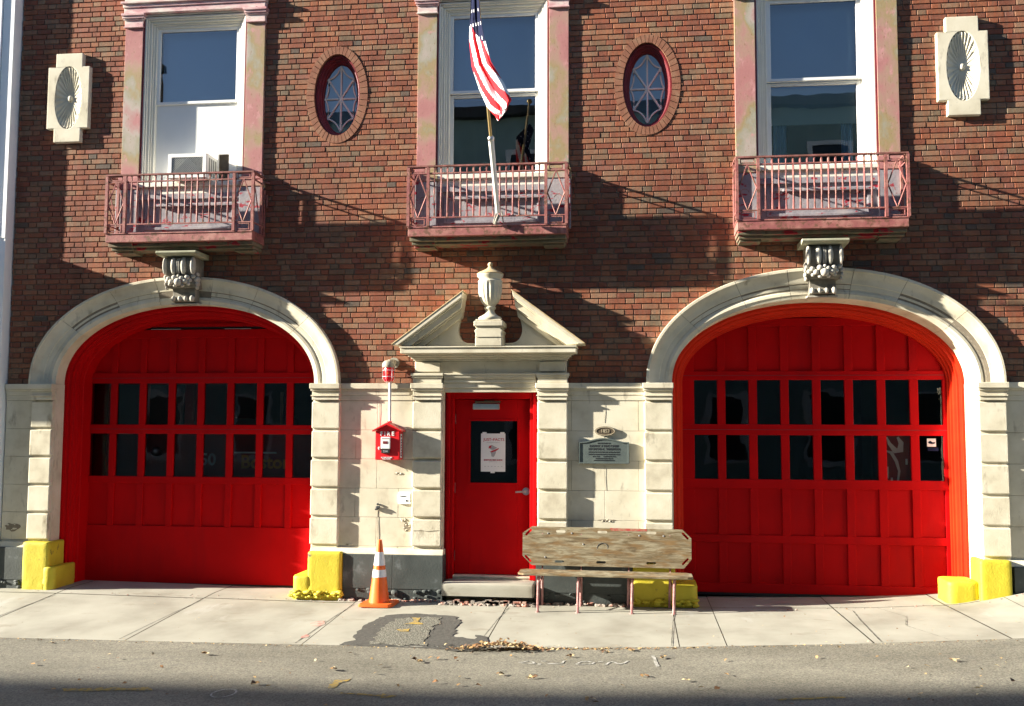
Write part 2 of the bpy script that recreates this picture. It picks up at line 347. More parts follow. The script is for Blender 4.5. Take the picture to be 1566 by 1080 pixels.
        o = bpy.data.objects.new(name, me); COL.objects.link(o)
        if parent is not None: o.parent = parent
        else: o.location = (o0[0], o0[1], o0[2]+ZO)
        ORG[o.name] = o0
        if bevel:
            bv = o.modifiers.new('Bevel', 'BEVEL'); bv.width = bevel; bv.segments = 2; bv.limit_method = 'ANGLE'; bv.angle_limit = math.radians(35)
        if label: o['label'] = label
        return o
ORG = {}
def empty(name, loc, label, cat, group=None):
    o = bpy.data.objects.new(name, None); COL.objects.link(o); o.location = (loc[0], loc[1], loc[2]+ZO); o.empty_display_size = .2
    ORG[o.name] = Vector(loc); tag(o, label, cat, group); return o
def tag(o, label=None, cat=None, group=None, kind=None):
    if label: o['label'] = label
    if cat: o['category'] = cat
    if group: o['group'] = group
    if kind: o['kind'] = kind
    return o

# ------------------------------------------------------------------ curves
def interp(x, xs, ys):
    if x <= xs[0]: return ys[0]
    for i in range(len(xs)-1):
        if x <= xs[i+1]: return ys[i] + (ys[i+1]-ys[i])*(x-xs[i])/(xs[i+1]-xs[i])
    return ys[-1]
GKX=[-70,-20,-9,-6.4,-3.65,-1.4,.15,1.9,3.4,5,20,70]; GKZ=[-2.6,-2.35,-2.15,-2.121,-2.1,-2.075,-2.02,-1.94,-1.845,-1.76,-1.3,-1.0]
GWX=[-70,-20,-8,-7,-3.6,-2.5,-.5,.7,2.5,3.5,4.2,5,20,70]; GWZ=[-2.4,-2.2,-1.955,-1.955,-2.0,-1.985,-1.985,-1.985,-1.94,-1.88,-1.72,-1.64,-1.2,-.9]
def ground(x, y):
    k = interp(x, GKX, GKZ); w = interp(x, GWX, GWZ)
    if y > 0: return w
    if y >= -2.1: return w + (k-w)*(-y/2.1)
    return k - .015 + .012*min(3, -2.1-y)
def sell(c, zs, a, b, th, n=2.1):
    cs, sn = math.cos(th), math.sin(th)
    return (c + a*math.copysign(abs(cs)**(2/n), cs), zs + b*abs(sn)**(2/n))
def arch_pts(c, zs, a, b, N=64): return [sell(c, zs, a, b, pi - pi*i/N) for i in range(N+1)]
ZS = .54
LC, RC = -5.515, 2.09
LA, RA = 1.665, 1.675

# ==================================================================  FIRE STATION
st = empty('fire_station', (-1.7, 0, -1.97), 'two-bay brick fire station with red garage doors, stone arches and three iron balconies', 'building')

# --- brick wall
WX0, WX1, WTOP = -7.83, 4.45, 6.6
WIN = [(-5.48, .505), (-1.695, .505), (2.09, .49)]
OV = [(-3.633, 4.10), (.155, 4.08)]; OVA, OVB, OIA, OIB = .392, .612, .287, .51
def blocked(z):
    z0 = z - .036; out = []
    for c in (LC, RC):
        if z0 < ZS+1.15:
            q = max(0, min(1, (z-ZS)/1.16)); w = 1.84*(1-q**2.1)**(1/2.1); out.append((c-w, c+w))
    for c, h in WIN:
        if z > 2.2: out.append((c-.86, c+.86))
    for cx, cz in OV:
        q = (z-cz)/.562
        if abs(q) < 1: w = .342*math.sqrt(1-q*q); out.append((cx-w, cx+w))
    if z < .86: out.append((-2.55, -.80))
    return out
mb = MB(); PITCH = .0662; row = 0; z = ZS + .004
while z < WTOP:
    x = WX0 + (-.16 if row % 2 else 0) + random.uniform(-.012, .012); k = 0
    bl = blocked(z + PITCH/2)
    while x < WX1:
        L_ = .191 if k % 2 == 0 else .10
        if random.random() < .06: L_ = .191
        x0, x1 = x, x + L_ + random.uniform(-.004, .004); x = x1 + .0095; k += 1
        segs = [(max(x0, WX0), min(x1, WX1))]
        for a, b in bl:
            ns = []
            for p, q in segs:
                if q <= a or p >= b: ns.append((p, q)); continue
                if p < a: ns.append((p, a))
                if q > b: ns.append((b, q))
            segs = ns
        for p, q in segs:
            if q - p > .02: mb.brick(p, q, z + random.uniform(-.001, .001), z + PITCH - .0105 + random.uniform(-.001, .001), -.009 - random.uniform(0, .005))
    z += PITCH; row += 1
def ell(cx, cz, a, b, N=48): return [(cx+a*math.cos(2*pi*i/N), cz+b*math.sin(2*pi*i/N)) for i in range(N)]
outer = [(WX0, ZS-.06), (WX0, WTOP+.05), (WX1, WTOP+.05), (WX1, ZS-.06)]
outer += list(reversed([(RC + (x-RC)*1.0, z) for x, z in arch_pts(RC, ZS-.05, 1.80, 1.15, 40)]))
outer += [(-.9, ZS-.06), (-.9, .8), (-2.5, .8), (-2.5, ZS-.06)]
outer += list(reversed(arch_pts(LC, ZS-.05, 1.80, 1.15, 40)))
holes = [[(c-.70, 2.4), (c+.70, 2.4), (c+.70, 5.2), (c-.70, 5.2)] for c, h in WIN] + [ell(cx, cz, .30, .525) for cx, cz in OV]
mb.prism(outer, 0, .12, holes, mi=1)
mb.build('brick_wall', ['brick', 'mortar'], st)

# --- interior: dark rooms, floors and party walls
mb = MB(); B = 8.5
mb.box(-7.8, 4.42, B, B+.1, -2.3, 6.5); mb.box(-7.9, -7.8, .13, B, -2.3, 6.5); mb.box(4.35, 4.45, .13, B, -2.3, 6.5)
mb.box(-7.8, 4.35, .13, B, 6.5, 6.6); mb.box(-7.8, 4.35, .13, B, 1.95, 2.15); mb.box(-7.8, 4.35, .67, B, -2.35, -2.02)
mb.box(-3.0, -2.9, .5, B, -2.0, 1.9); mb.box(-.3, -.2, .5, B, -2.0, 1.9); mb.box(-7.8, -3.0, .75, .8, 1.5, 1.95); mb.box(-.2, 4.35, .75, .8, 1.5, 1.95)
mb.box(-2.95, -2.85, .13, B, 2.15, 6.5); mb.box(.68, .78, .13, B, 2.15, 6.5)
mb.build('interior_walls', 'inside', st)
mb = MB(); mb.box(WX0-.02, WX1+.02, -.25, B+.2, 6.66, 6.9); mb.box(WX0-.01, WX1+.01, -.12, B+.1, 6.6, 6.66)
mb.build('roof', 'roof_dark', st)

# --- stone lower walls
mb = MB()
SECT = [(WX0, LC-LA), (LC+LA, -2.27), (-1.135, RC-RA), (RC+RA, WX1)]
ROWZ = [-1.385, -1.045, -.705, -.36, -.016, .335]
def ashlar(x0, x1, yb, ztop=.335, zbot=-1.5):
    zs = [zbot] + [q for q in ROWZ if q > zbot and q < ztop] + [ztop]
    for i in range(len(zs)-1):
        n = max(1, round((x1-x0)/.62)); off = .5 if (i % 2 and n > 1) else 0
        cuts = [x0] + sorted(x0+(x1-x0)*(k+off)/n for k in range(0 if off else 1, n)) + [x1]
        for a, b in zip(cuts, cuts[1:]):
            if b-a > .01: mb.box(a+.0015, b-.0015, yb+random.uniform(-.0015, .0015), yb+.1, zs[i]+.0015, zs[i+1]-.0015)
for i, (a, b) in enumerate(SECT):
    mb = MB(); ashlar(a, b, -.02); mb.build('stone_wall', 'stone', st, bevel=.003)
    mb = MB(); mb.box(a+.006, b-.006, -.013, .34, -2.1, .5); mb.build('wall_core', 'joint', st)
# jamb reveals (smooth stone sides of the openings)
mb = MB()
for x0, x1, yr in ((LC-LA-.004, LC-LA+.006, .2), (LC+LA-.006, LC+LA+.004, .2), (RC-RA-.004, RC-RA+.006, .42), (RC+RA-.006, RC+RA+.004, .42), (-2.274, -2.262, .12), (-1.143, -1.131, .12)):
    mb = MB(); mb.box(x0, x1, -.021, yr+.02, -2.05, ZS-.002); mb.build('stone_jamb', 'stone', st)
# band course (cornice of the stone storey)
mb = MB()
def band(x0, x1, y=-.02, e=0):
    mb.box(x0-e, x1+e, y-.045, y+.1, .475, ZS); mb.box(x0-e*.7, x1+e*.7, y-.028, y+.09, .452, .475)
    mb.box(x0-e*.4, x1+e*.4, y-.015, y+.085, .40, .452); mb.box(x0, x1, y-.008, y+.08, .337, .40)
PIERS = [(-7.455, LC-LA, 'L'), (LC+LA, -3.515, 'L'), (-2.615, -2.27, 'D'), (-1.135, -.79, 'D'), (.10, RC-RA, 'L'), (RC+RA, 4.06, 'R')]
for a, b in ((WX0, -7.455), (-3.515, -2.615), (-.79, .10), (4.06, WX1)):
    mb = MB(); band(a+.001, b-.001); mb.build('stone_band', 'stone', st, bevel=.004)
# quoined piers
for a, b, k in PIERS:
    mb = MB(); y = -.078
    d = .012 if k == 'D' else 0
    zs = [-1.385, -1.045, -.705, -.36, -.016, .335]
    for i in range(5):
        mb.box(a-.006+random.uniform(-.003, .003), b+random.uniform(-.002, .003), y-d+random.uniform(-.003, .003), .0, zs[i]+.017, zs[i+1]-.014)
    mb.box(a+.004, b-.004, -.055, .0, -1.52, .34)
    mb.build('quoin_pier', 'stone_rough', st, bevel=.012)
    mb = MB(); e = .02
    for (z0, z1, yy, ee) in ((.34, .385, -.10, .0), (.385, .40, -.115, .012), (.40, .448, -.095, .0), (.448, .475, -.118, .014), (.475, ZS-.002, -.135, .024)):
        mb.box(a-ee, b+ (ee if k == 'D' else ee*.5), yy-d, .05, z0, z1)
    mb.build('pier_cap', 'stone', st, bevel=.006)

# --- plinth
ZP = -1.47
for a, b in ((WX0, -7.455), (-3.43, -2.235), (-1.15, -.05), (4.06, WX1)):
    mb = MB()
    n = max(1, round((b-a)/.62))
    for i in range(n):
        mb.box(a+(b-a)*i/n+.002, a+(b-a)*(i+1)/n-.002, -.125, .1, -1.86, ZP)
    # broken, patched foot
    mb.box(a+.004, b-.004, -.118, .1, -2.1, -1.861)
    rf = random.Random(int(a*10))
    for q in range(int((b-a)*26)): mb.ball((rf.uniform(a+.02, b-.02), -.118-rf.uniform(0, .02), rf.uniform(-2.02, -1.87)), rf.uniform(.012, .035), 8, 0, (1.4, .6, .9))
    mb.build('plinth', 'plinth', st, bevel=.012)
for a, b in ((WX0, -7.19), (-3.845, -2.24), (-1.15, .41), (3.775, WX1)):
    mb = MB(); mb.prism_x([(-.10, ZP+.001), (-.06, ZP+.065), (.05, ZP+.065), (.05, ZP+.001)], a, b); mb.build('plinth_weathering', 'stone', st, bevel=.006)

# --- yellow corner blocks with wheel guards
def rounded(cx, cy, rx, ry, n=7):
    return [(cx+rx*math.cos(a), cy+ry*math.sin(a)) for a in [pi*2*i/n for i in range(n)]]
def lumpy(mb_, amp, zlim, seed):
    rnd = random.Random(seed)
    for i, (x, y, z) in enumerate(mb_.v):
        k = amp*(1.6 if z < zlim else .35)
        mb_.v[i] = (x+rnd.uniform(-k, k), y+rnd.uniform(-k, k), z+rnd.uniform(-k, k)*.5)
def grid_block(m, x0, x1, y0, y1, z0, z1, r=.03, step=.035):
    """rounded box as stacked rings so that it can be roughened"""
    nz = max(3, int((z1-z0)/step)); rows = []
    def ring_at(z, s):
        p = []; rr = r+.0
        corners = ((x1-rr, y0+rr, -pi/2), (x1-rr, y1-rr, 0), (x0+rr, y1-rr, pi/2), (x0+rr, y0+rr, pi))
        prev = None
        for (cx, cy, a0) in corners:
            seg = [(cx+rr*math.cos(a0+pi/2*t/3), cy+rr*math.sin(a0+pi/2*t/3)) for t in range(4)]
            if prev is not None:
                q = prev; n = max(1, int(math.dist(q, seg[0])/step))
                p += [(q[0]+(seg[0][0]-q[0])*t/n, q[1]+(seg[0][1]-q[1])*t/n) for t in range(1, n)]
            p += seg; prev = seg[-1]
        q = prev; n = max(1, int(math.dist(q, p[0])/step)); f = p[0]
        p += [(q[0]+(f[0]-q[0])*t/n, q[1]+(f[1]-q[1])*t/n) for t in range(1, n)]
        mx, my = (x0+x1)/2, (y0+y1)/2
        return [(mx+(a-mx)*s[0], my+(b-my)*s[1], z) for a, b in p]
    W, H = x1-x0, y1-y0
    for i in range(nz+1): rows.append(ring_at(z0+(z1-z0-.02)*i/nz, (1, 1)))
    rows.append(ring_at(z1-.006, (1-.012/W, 1-.012/H))); rows.append(ring_at(z1, (1-.04/W, 1-.04/H)))
    b = len(m.v); m.loft(rows, closed=True); n = len(rows[0])
    e = len(m.v)-n; m.f.append(tuple(e+k for k in range(n))); m.m.append(0)
def yellow(x0, x1, gx0, gx1, zt, zg, seed, amp=.003, foot=0, gy=-.168):
    m = MB()
    grid_block(m, x0, x1, -.16, .20, ground((x0+x1)/2, -.1)-.12, zt)
    grid_block(m, gx0, gx1, gy, .36, ground((gx0+gx1)/2, -.1)-.12, zg, r=.07)
    lumpy(m, amp, -1.86, seed)
    if foot:
        rnd = random.Random(seed+5)
        a, b = min(x0, gx0)-.02, max(x1, gx1)+.015
        for i in range(foot):
            X = rnd.uniform(a, b); m.ball((X, -.185+rnd.uniform(-.02, .03), -1.97+rnd.uniform(0, .07)), rnd.uniform(.010, .030), 8, 0, (1.5, .8, .8))
    m.build('yellow_wheel_guard', 'yellow', st, smooth=.9)
yellow(-7.45, -7.11, -7.20, -7.03, -1.395, -1.69, 1)
yellow(-3.85, -3.435, -4.03, -3.78, -1.445, -1.725, 2, .003, 60)
yellow(-.045, .43, .30, .675, -1.515, -1.735, 3, .004, 60)
yellow(3.70, 4.03, 3.38, 3.72, -1.40, -1.645, 4, .003, 8, -.09)

# --- archivolts
PROF = [(0,.0), (0,-.085), (.015,-.095), (.10,-.095), (.115,-.085), (.14,-.082), (.17,-.078), (.26,-.060), (.38,-.048), (.50,-.042), (.52,-.034), (.66,-.030), (.68,-.025),
        (.74,-.024), (.77,-.033), (.86,-.036), (.90,-.027), (.96,-.024), (1,-.020)]
def archivolt(c, ai, bi, ao, bo, yr):
    m = MB(); prof = PROF + [(1, yr+.02)]
    cuts = [0, math.radians(37), math.radians(62), math.radians(80), math.radians(100), math.radians(118), math.radians(143), pi]
    for a, b in zip(cuts, cuts[1:]):
        a2 = a + (.0016 if a > 0 else 0); b2 = b - (.0016 if b < pi else 0); n = max(4, int((b2-a2)/.04)); rows = []
        jit = random.uniform(-.003, .003)
        for i in range(n+1):
            th = a2+(b2-a2)*i/n; o = sell(c, ZS, ao, bo, th); q = sell(c, ZS, ai, bi, th)
            rows.append([(o[0]+(q[0]-o[0])*t, y+(jit if y < 0 else 0), o[1]+(q[1]-o[1])*t) for t, y in prof])
        m.loft(rows)
        for r in (rows[0], rows[-1]): m.quad([r[0]] + r[1:])
    m.build('stone_arch', 'stone', st, smooth=.5)
    m = MB(); rows = []
    for i in range(61):
        th = pi*i/60; o = sell(c, ZS, ao-.01, bo-.01, th); q = sell(c, ZS, ai+.006, bi+.006, th)
        rows.append([(o[0], -.085, o[1]), (o[0]+(q[0]-o[0])*.25, -.05, o[1]+(q[1]-o[1])*.25), (q[0], -.01, q[1]), (q[0], yr, q[1])])
    m.loft(rows); m.build('arch_joint', 'joint', st)
archivolt(LC, LA, .985, 1.99, 1.315, .2)
archivolt(RC, RA, .965, 1.972, 1.31, .42)

# --- red arched door frames + garage doors
def frame_sweep(c, a, b, zb, prof, name, material):
    m = MB(); rows = []
    def row_(fx): return [(fx(t)[0], y, fx(t)[1]) for t, y in prof]
    rows.append(row_(lambda t: (c-(a-t), zb))); rows.append(row_(lambda t: (c-(a-t), ZS-.3)))
    for i in range(61):
        th = pi-pi*i/60; rows.append(row_(lambda t: sell(c, ZS, a-t, b-t, th)))
    rows.append(row_(lambda t: (c+(a-t), ZS-.3))); rows.append(row_(lambda t: (c+(a-t), zb)))
    m.loft(rows); return m.build(name, material, st, smooth=.4)
frame_sweep(LC, LA+.002, .987, -2.05, [(0,.22), (0,.17), (.035,.17), (.035,.20), (.055,.21), (.075,.21), (.075,.25), (.10,.26), (.105,.31), (.12,.315), (.12,.40), (.13,.41), (.13,.66)], 'door_frame', 'red')
frame_sweep(RC, RA+.002, .967, -2.05, [(0,.44), (0,.39), (.035,.39), (.035,.42), (.055,.43), (.075,.43), (.075,.47), (.10,.48), (.105,.52), (.125,.525), (.125,.56), (.145,.565), (.145,.66)], 'door_frame', 'red_sunlit')

def garage(x0, x1, panes, rows_glass, rows_panel, ztop, zbot, yd, label):
    """panes: left edges, pane width; rows_*: (z0, z1)"""
    lefts, w = panes; m = MB()
    y0 = yd; yb = yd+.045
    cols = [(l, l+w) for l in lefts]
    allrows = sorted(rows_glass+rows_panel)
    # rails
    edges = [zbot] + [q for r in allrows for q in r] + [ztop]
    for i in range(0, len(edges), 2): m.box(x0, x1, y0, yb, edges[i], edges[i+1])
    for (z0, z1) in allrows:
        xs = [x0] + [q for c_ in cols for q in c_] + [x1]
        for i in range(0, len(xs), 2): m.box(xs[i], xs[i+1], y0+.0015, yb-.001, z0-.001, z1+.001)
        if (z0, z1) in rows_panel:
            for a, b in cols: m.box(a-.002, b+.002, y0+.026, yb-.004, z0-.002, z1+.002)
    leaf = m.build('garage_door', 'red', st, bevel=.005, label=label)
    # section joints
    m = MB()
    for q in [(rows_glass[0][1]+rows_panel[-1][0])/2 if rows_panel[-1][0] > rows_glass[0][1] else None, (rows_glass[0][0]+rows_glass[1][1])/2]:
        if q: m.box(x0, x1, y0-.0015, y0+.002, q-.003, q+.003)
    m.build('section_joint', 'red_dark', leaf)
    for (z0, z1) in rows_glass:
        for a, b in cols:
            g = MB(); g.quad([(a-.002, y0+.03, z0-.002), (b+.002, y0+.03, z0-.002), (b+.002, y0+.03, z1+.002), (a-.002, y0+.03, z1+.002)])
            g.build('window_pane', 'glass_dirty', leaf)
    m = MB(); m.box(x0, x1, y0-.004, y0+.04, zbot-.028, zbot-.001); m.build('bottom_seal', 'black', leaf)
    return leaf
lg = garage(-7.16, -3.84, ([-7.09+.3955*i for i in range(8)], .308), [(.041, .576), (-.622, -.075)], [(-1.25, -.709), (.71, 1.16)], 1.27, -1.965, .58,
            'red sectional door with two rows of eight windows over a plain bottom panel')
rg = garage(.55, 3.72, ([.70+.3722*i for i in range(8)], .275), [(.07, .603), (-.585, -.058)], [(-1.812, -1.336), (-1.245, -.693), (.71, 1.25)], 1.347, -1.925, .60,
            'red sectional door with two rows of eight windows over two rows of panels')
m = MB()
m.box(-7.1, -3.84, .575, .605, 1.305, 1.9); m.box(-7.1, -3.84, .56, .574, 1.32, 1.345); m.build('arch_board', 'red', st)
m = MB()
m.box(.55, 3.72, .62, .65, 1.352, 1.9); m.build('arch_board', 'red', st)
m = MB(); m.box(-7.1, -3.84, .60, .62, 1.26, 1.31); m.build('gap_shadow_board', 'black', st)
m = MB(); m.box(-6.25, -5.85, .568, .578, 1.272, 1.279); m.box(-5.25, -4.9, .568, .578, 1.272, 1.279); m.build('weather_strip', 'paper_grey', st)
# thresholds
m = MB()
m.build  # (pavement runs through to the doors)

# --- entry door
m = MB()
m.box(-2.262, -2.16, .09, .30, -1.76, .44); m.box(-1.245, -1.143, .09, .30, -1.76, .44); m.box(-2.16, -1.245, .09, .30, .36, .44)
m.box(-2.235, -2.20, .06, .092, -1.76, .44); m.box(-1.205, -1.17, .06, .092, -1.76, .44)
m.build('entry_frame', 'red', st, bevel=.004)
m = MB(); DX0, DX1, DZ0, DZ1, DY = -2.155, -1.25, -1.715, .355, .20
gx0, gx1, gz0, gz1 = -1.975, -1.405, -.64, .10
m.box(DX0, gx0, DY, DY+.045, DZ0, DZ1); m.box(gx1, DX1, DY, DY+.045, DZ0, DZ1)
m.box(gx0, gx1, DY+.0005, DY+.0445, DZ0, gz0); m.box(gx0, gx1, DY+.0005, DY+.0445, gz1, DZ1)
m.ring(gx0-.022, gx1+.022, gz0-.022, gz1+.022, .024, DY-.008, DY+.002)
ed = m.build('entry_door', 'red', st, bevel=.003)
m = MB(); m.quad([(gx0, DY+.02, gz0), (gx1, DY+.02, gz0), (gx1, DY+.02, gz1), (gx0, DY+.02, gz1)]); m.build('window_pane', 'glass_dirty', ed)
m = MB(); m.tube([(-1.30, DY-.01, -.735), (-1.30, DY-.045, -.735)], .03, 12); m.tube([(-1.30, DY-.045, -.735), (-1.36, DY-.05, -.738), (-1.42, DY-.045, -.742)], .011, 8)
m.tube([(-1.30, DY+.004, -.735), (-1.30, DY-.012, -.735)], .045, 16); m.build('door_handle', 'metal', ed, smooth=.6)
m = MB(); m.box(-1.94, -1.62, DY-.05, DY-.001, .235, .305); m.build('door_closer', 'metal', ed, bevel=.008)
m = MB(); m.tube([(-1.90, DY-.06, .325), (-1.60, DY-.12, .325)], .012, 6); m.tube([(-1.60, DY-.12, .325), (-1.80, DY-.02, .345)], .010, 6); m.tube([(-1.90, DY-.02, .30), (-1.90, DY-.06, .33)], .014, 8)
m.build('closer_arm', 'bronze', ed)
for z_ in (.12, -.7, -1.5):
    m = MB(); m.tube([(DX0-.004, DY-.012, z_-.06), (DX0-.004, DY-.012, z_+.06)], .012, 8); m.build('hinge', 'red_dark', ed)
m = MB(); m.box(-2.262, -1.143, .11, .5, -2.1, -1.745); m.box(-2.262, -1.143, .10, .30, -1.745, -1.722)
m.build('door_sill', 'stone_rough', st, bevel=.006)
m = MB(); grid_block(m, -2.225, -1.160, -.27, .12, -1.90, -1.762, r=.02, step=.05); lumpy(m, .0025, -3, 8)
m.build('door_step', 'concrete', st, smooth=.7)
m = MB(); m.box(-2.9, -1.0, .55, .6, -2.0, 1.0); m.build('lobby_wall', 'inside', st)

# --- door surround
XC = -1.70
def mould(m, x0, x1, layers, yb=.05):
    for (z0, z1, y, e) in layers: m.box(x0-e, x1+e, y, yb, z0, z1)
m = MB()
# lintel + architrave between the pier caps
m.box(-2.272, -1.135, -.035, .25, .435, .485); m.box(-2.255, -1.152, -.055, .1, .485, .545)
m.box(-2.255, -1.152, -.075, .1, .545, .582)
m.build('lintel', 'stone', st, bevel=.005)
m = MB()
for a, b in ((-2.615, -2.27), (-1.135, -.79)):
    for (z0, z1, y, e) in ((ZS, .60, -.115, 0), (.60, .625, -.13, .012), (.625, .655, -.145, .022)): m.box(a-e, b+e, y, .05, z0, z1)
mould(m, -2.246, -1.159, [(.584, .604, -.09, 0), (.604, .634, -.105, 0), (.634, .655, -.12, 0)])
mould(m, -2.60, -.80, [(.657, .80, -.085, 0)])
for a, b in ((-2.585, -2.29), (-1.115, -.82)): m.box(a, b, -.118, .04, .672, .785)
m.build('frieze', 'stone', st, bevel=.005)
m = MB()
CORN = [(.802, .822, -.115, .01), (.822, .845, -.155, .03), (.845, .868, -.20, .055), (.868, .878, -.225, .08), (.878, .940, -.315, .125), (.940, .955, -.33, .135)]
mould(m, -2.60, -.80, CORN)
m.build('door_cornice', 'stone', st, bevel=.006)
def pp(X, Y, s=1): return (XC + s*((X-787)/5.22*.00768), .94 + (515-Y)/5.22*.00762)
for s in (1, -1):
    m = MB()
    ty = [(160,512), (555,235), (545,275), (536,310), (530,345), (530,378), (538,408), (553,436), (575,455), (602,465), (640,467), (672,467), (672,512)]
    poly = [pp(X, Y, s) for X, Y in ty]
    if s == -1: poly.reverse()
    m.prism(poly, -.09, .0)
    m.build('pediment_tympanum', 'stone', st, bevel=.004)
    m = MB()
    # raking cornice: layers parallel to the slope
    a = Vector(pp(26, 490, 1)); b = Vector(pp(592, 68, 1)); d = (b-a).normalized(); nrm = Vector((d.y, -d.x))
    ybs = [(0, .045, -.34), (.045, .062, -.285), (.062, .125, -.26), (.125, .142, -.195), (.142, .20, -.15)]
    def on(t, x): o_ = a+nrm*t; return o_+d*((x-o_.x)/d.x)
    for (t0, t1, y) in ybs:
        xe0, xe1 = b.x-.004-t0*.22, b.x-.004-t1*.22
        p = [a+nrm*t0+d*(t0*1.25), a+nrm*t1+d*(t1*1.25), on(t1, xe1), on(t0, xe0)]
        p = [(XC + s*(q.x-XC), max(q.y, .956)) for q in p]
        if s == -1: p.reverse()
        m.prism(p, y, .02)
    m.build('raking_cornice', 'stone', st, bevel=.005)
    m = MB(); t0, t1 = -.012, 0
    p = [a+nrm*t0, a+nrm*t1, b+nrm*t1+d*.01, b+nrm*t0+d*.01]; p = [(XC + s*(q.x-XC), q.y) for q in p]
    if s == -1: p.reverse()
    m.prism(p, -.345, .01); m.build('rake_capping', 'ochre_stain', st, bevel=.003)
# urn on pedestal
m = MB(); UX, UY = -1.683, -.215
m.box(UX-.155, UX+.155, UY-.12, .0, .956, 1.06)
m.prism([(UX-.155, 1.06), (UX-.15, 1.10), (UX-.165, 1.135), (UX-.135, 1.165), (UX+.135, 1.165), (UX+.165, 1.135), (UX+.15, 1.10), (UX+.155, 1.06)], UY-.13, .0)
m.box(UX-.15, UX+.15, UY-.135, 0, 1.165, 1.185); m.box(UX-.17, UX+.17, UY-.15, 0, 1.185, 1.245); m.box(UX-.15, UX+.15, UY-.13, 0, 1.245, 1.268)
m.build('urn_pedestal', 'stone', st, bevel=.008)
m = MB()
flu = lambda a_, z_: 1 + (.045*math.cos(18*a_) if 1.46 < z_ < 1.70 else 0)
m.lathe([(.135,1.268), (.14,1.285), (.13,1.30), (.10,1.315), (.07,1.335), (.052,1.36), (.050,1.385), (.066,1.40), (.068,1.415), (.058,1.425), (.075,1.45), (.10,1.48), (.12,1.53), (.131,1.59), (.134,1.64), (.134,1.695),
         (.142,1.71), (.142,1.725), (.128,1.735), (.132,1.76), (.150,1.775), (.155,1.80)], UX, UY, 72, 0, flu)
m.build('urn', 'stone', st, smooth=.9)
m = MB()
m.lathe([(.155,1.801), (.158,1.812), (.13,1.83), (.085,1.85), (.045,1.87), (.03,1.885), (.022,1.90), (.03,1.915), (.03,1.93), (.018,1.945), (.004,1.95)], UX, UY, 40)
m.build('urn_lid', ['ochre_stain'], st, smooth=.9)

# --- consoles over the arches
for cx in (-5.475, 2.10):
    m = MB()
    m.prism_x([(-.02,2.125), (-.40,2.125), (-.405,2.10), (-.38,2.085), (-.34,2.075), (-.02,2.06)], cx-.255, cx+.255)
    m.build('console_abacus', 'stone_green', st, bevel=.006)
    m = MB()
    m.prism_x([(.0,2.062), (-.29,2.062), (-.305,2.02), (-.31,1.97), (-.30,1.92), (-.275,1.86), (-.25,1.80), (-.24,1.74), (-.21,1.70), (.0,1.70)], cx-.185, cx+.185)
    m.prism_x([(.0,1.699), (-.16,1.699), (-.145,1.65), (-.15,1.60), (-.17,1.575), (-.17,1.54), (.0,1.52)], cx-.145, cx+.145)
    m.build('console', 'console_dark', st, bevel=.010)
    m = MB()
    for dx, w in ((-.176, .026), (-.066, .038), (.060, .036), (.176, .028)):
        m.ball((cx+dx, -.295, 1.955), 1, 14, 0, (w, .060, .112))
    for dx in (-.012, .008): m.ball((cx+dx, -.30, 1.95), 1, 10, 0, (.011, .045, .105))
    m.build('console_leaves', 'console', st, smooth=1.2)
    m = MB()
    for X, Z, r_, Y in ((-.135,1.80,.030,-.285), (-.055,1.812,.033,-.305), (.035,1.805,.028,-.305), (.10,1.815,.032,-.29), (.165,1.83,.028,-.26), (-.165,1.775,.027,-.26), (-.095,1.762,.032,-.30), (-.005,1.760,.050,-.305), (.078,1.768,.034,-.295),
                        (.13,1.782,.026,-.27), (-.05,1.722,.026,-.285), (.04,1.722,.024,-.28), (-.125,1.735,.022,-.27), (.11,1.74,.024,-.27), (0,1.83,.02,-.31), (-.19,1.83,.024,-.25), (.19,1.79,.022,-.24)):
        m.ball((cx+X, Y, Z), r_, 12)
    for s_ in (-1, 1):
        for X, Z, r_ in ((.195,1.86,.022), (.20,1.80,.028), (.198,1.745,.026), (.192,1.70,.02)): m.ball((cx+s_*X, -.20, Z), r_, 10, 0, (.8, 2.2, 1.3))
    m.build('fruit_swag', 'console', st, smooth=1.2)
    m = MB()
    for dx, r_ in ((-.118, .030), (-.040, .028), (-.010, .016), (.008, .016), (.036, .028), (.118, .034)):
        m.ball((cx+dx, -.175, 1.572), r_, 12, 0, (.85, 1, 1.2))
    m.box(cx-.165, cx+.165, -.13, 0, 1.505, 1.523)
    m.build('console_scroll', 'console', st, smooth=1.2)

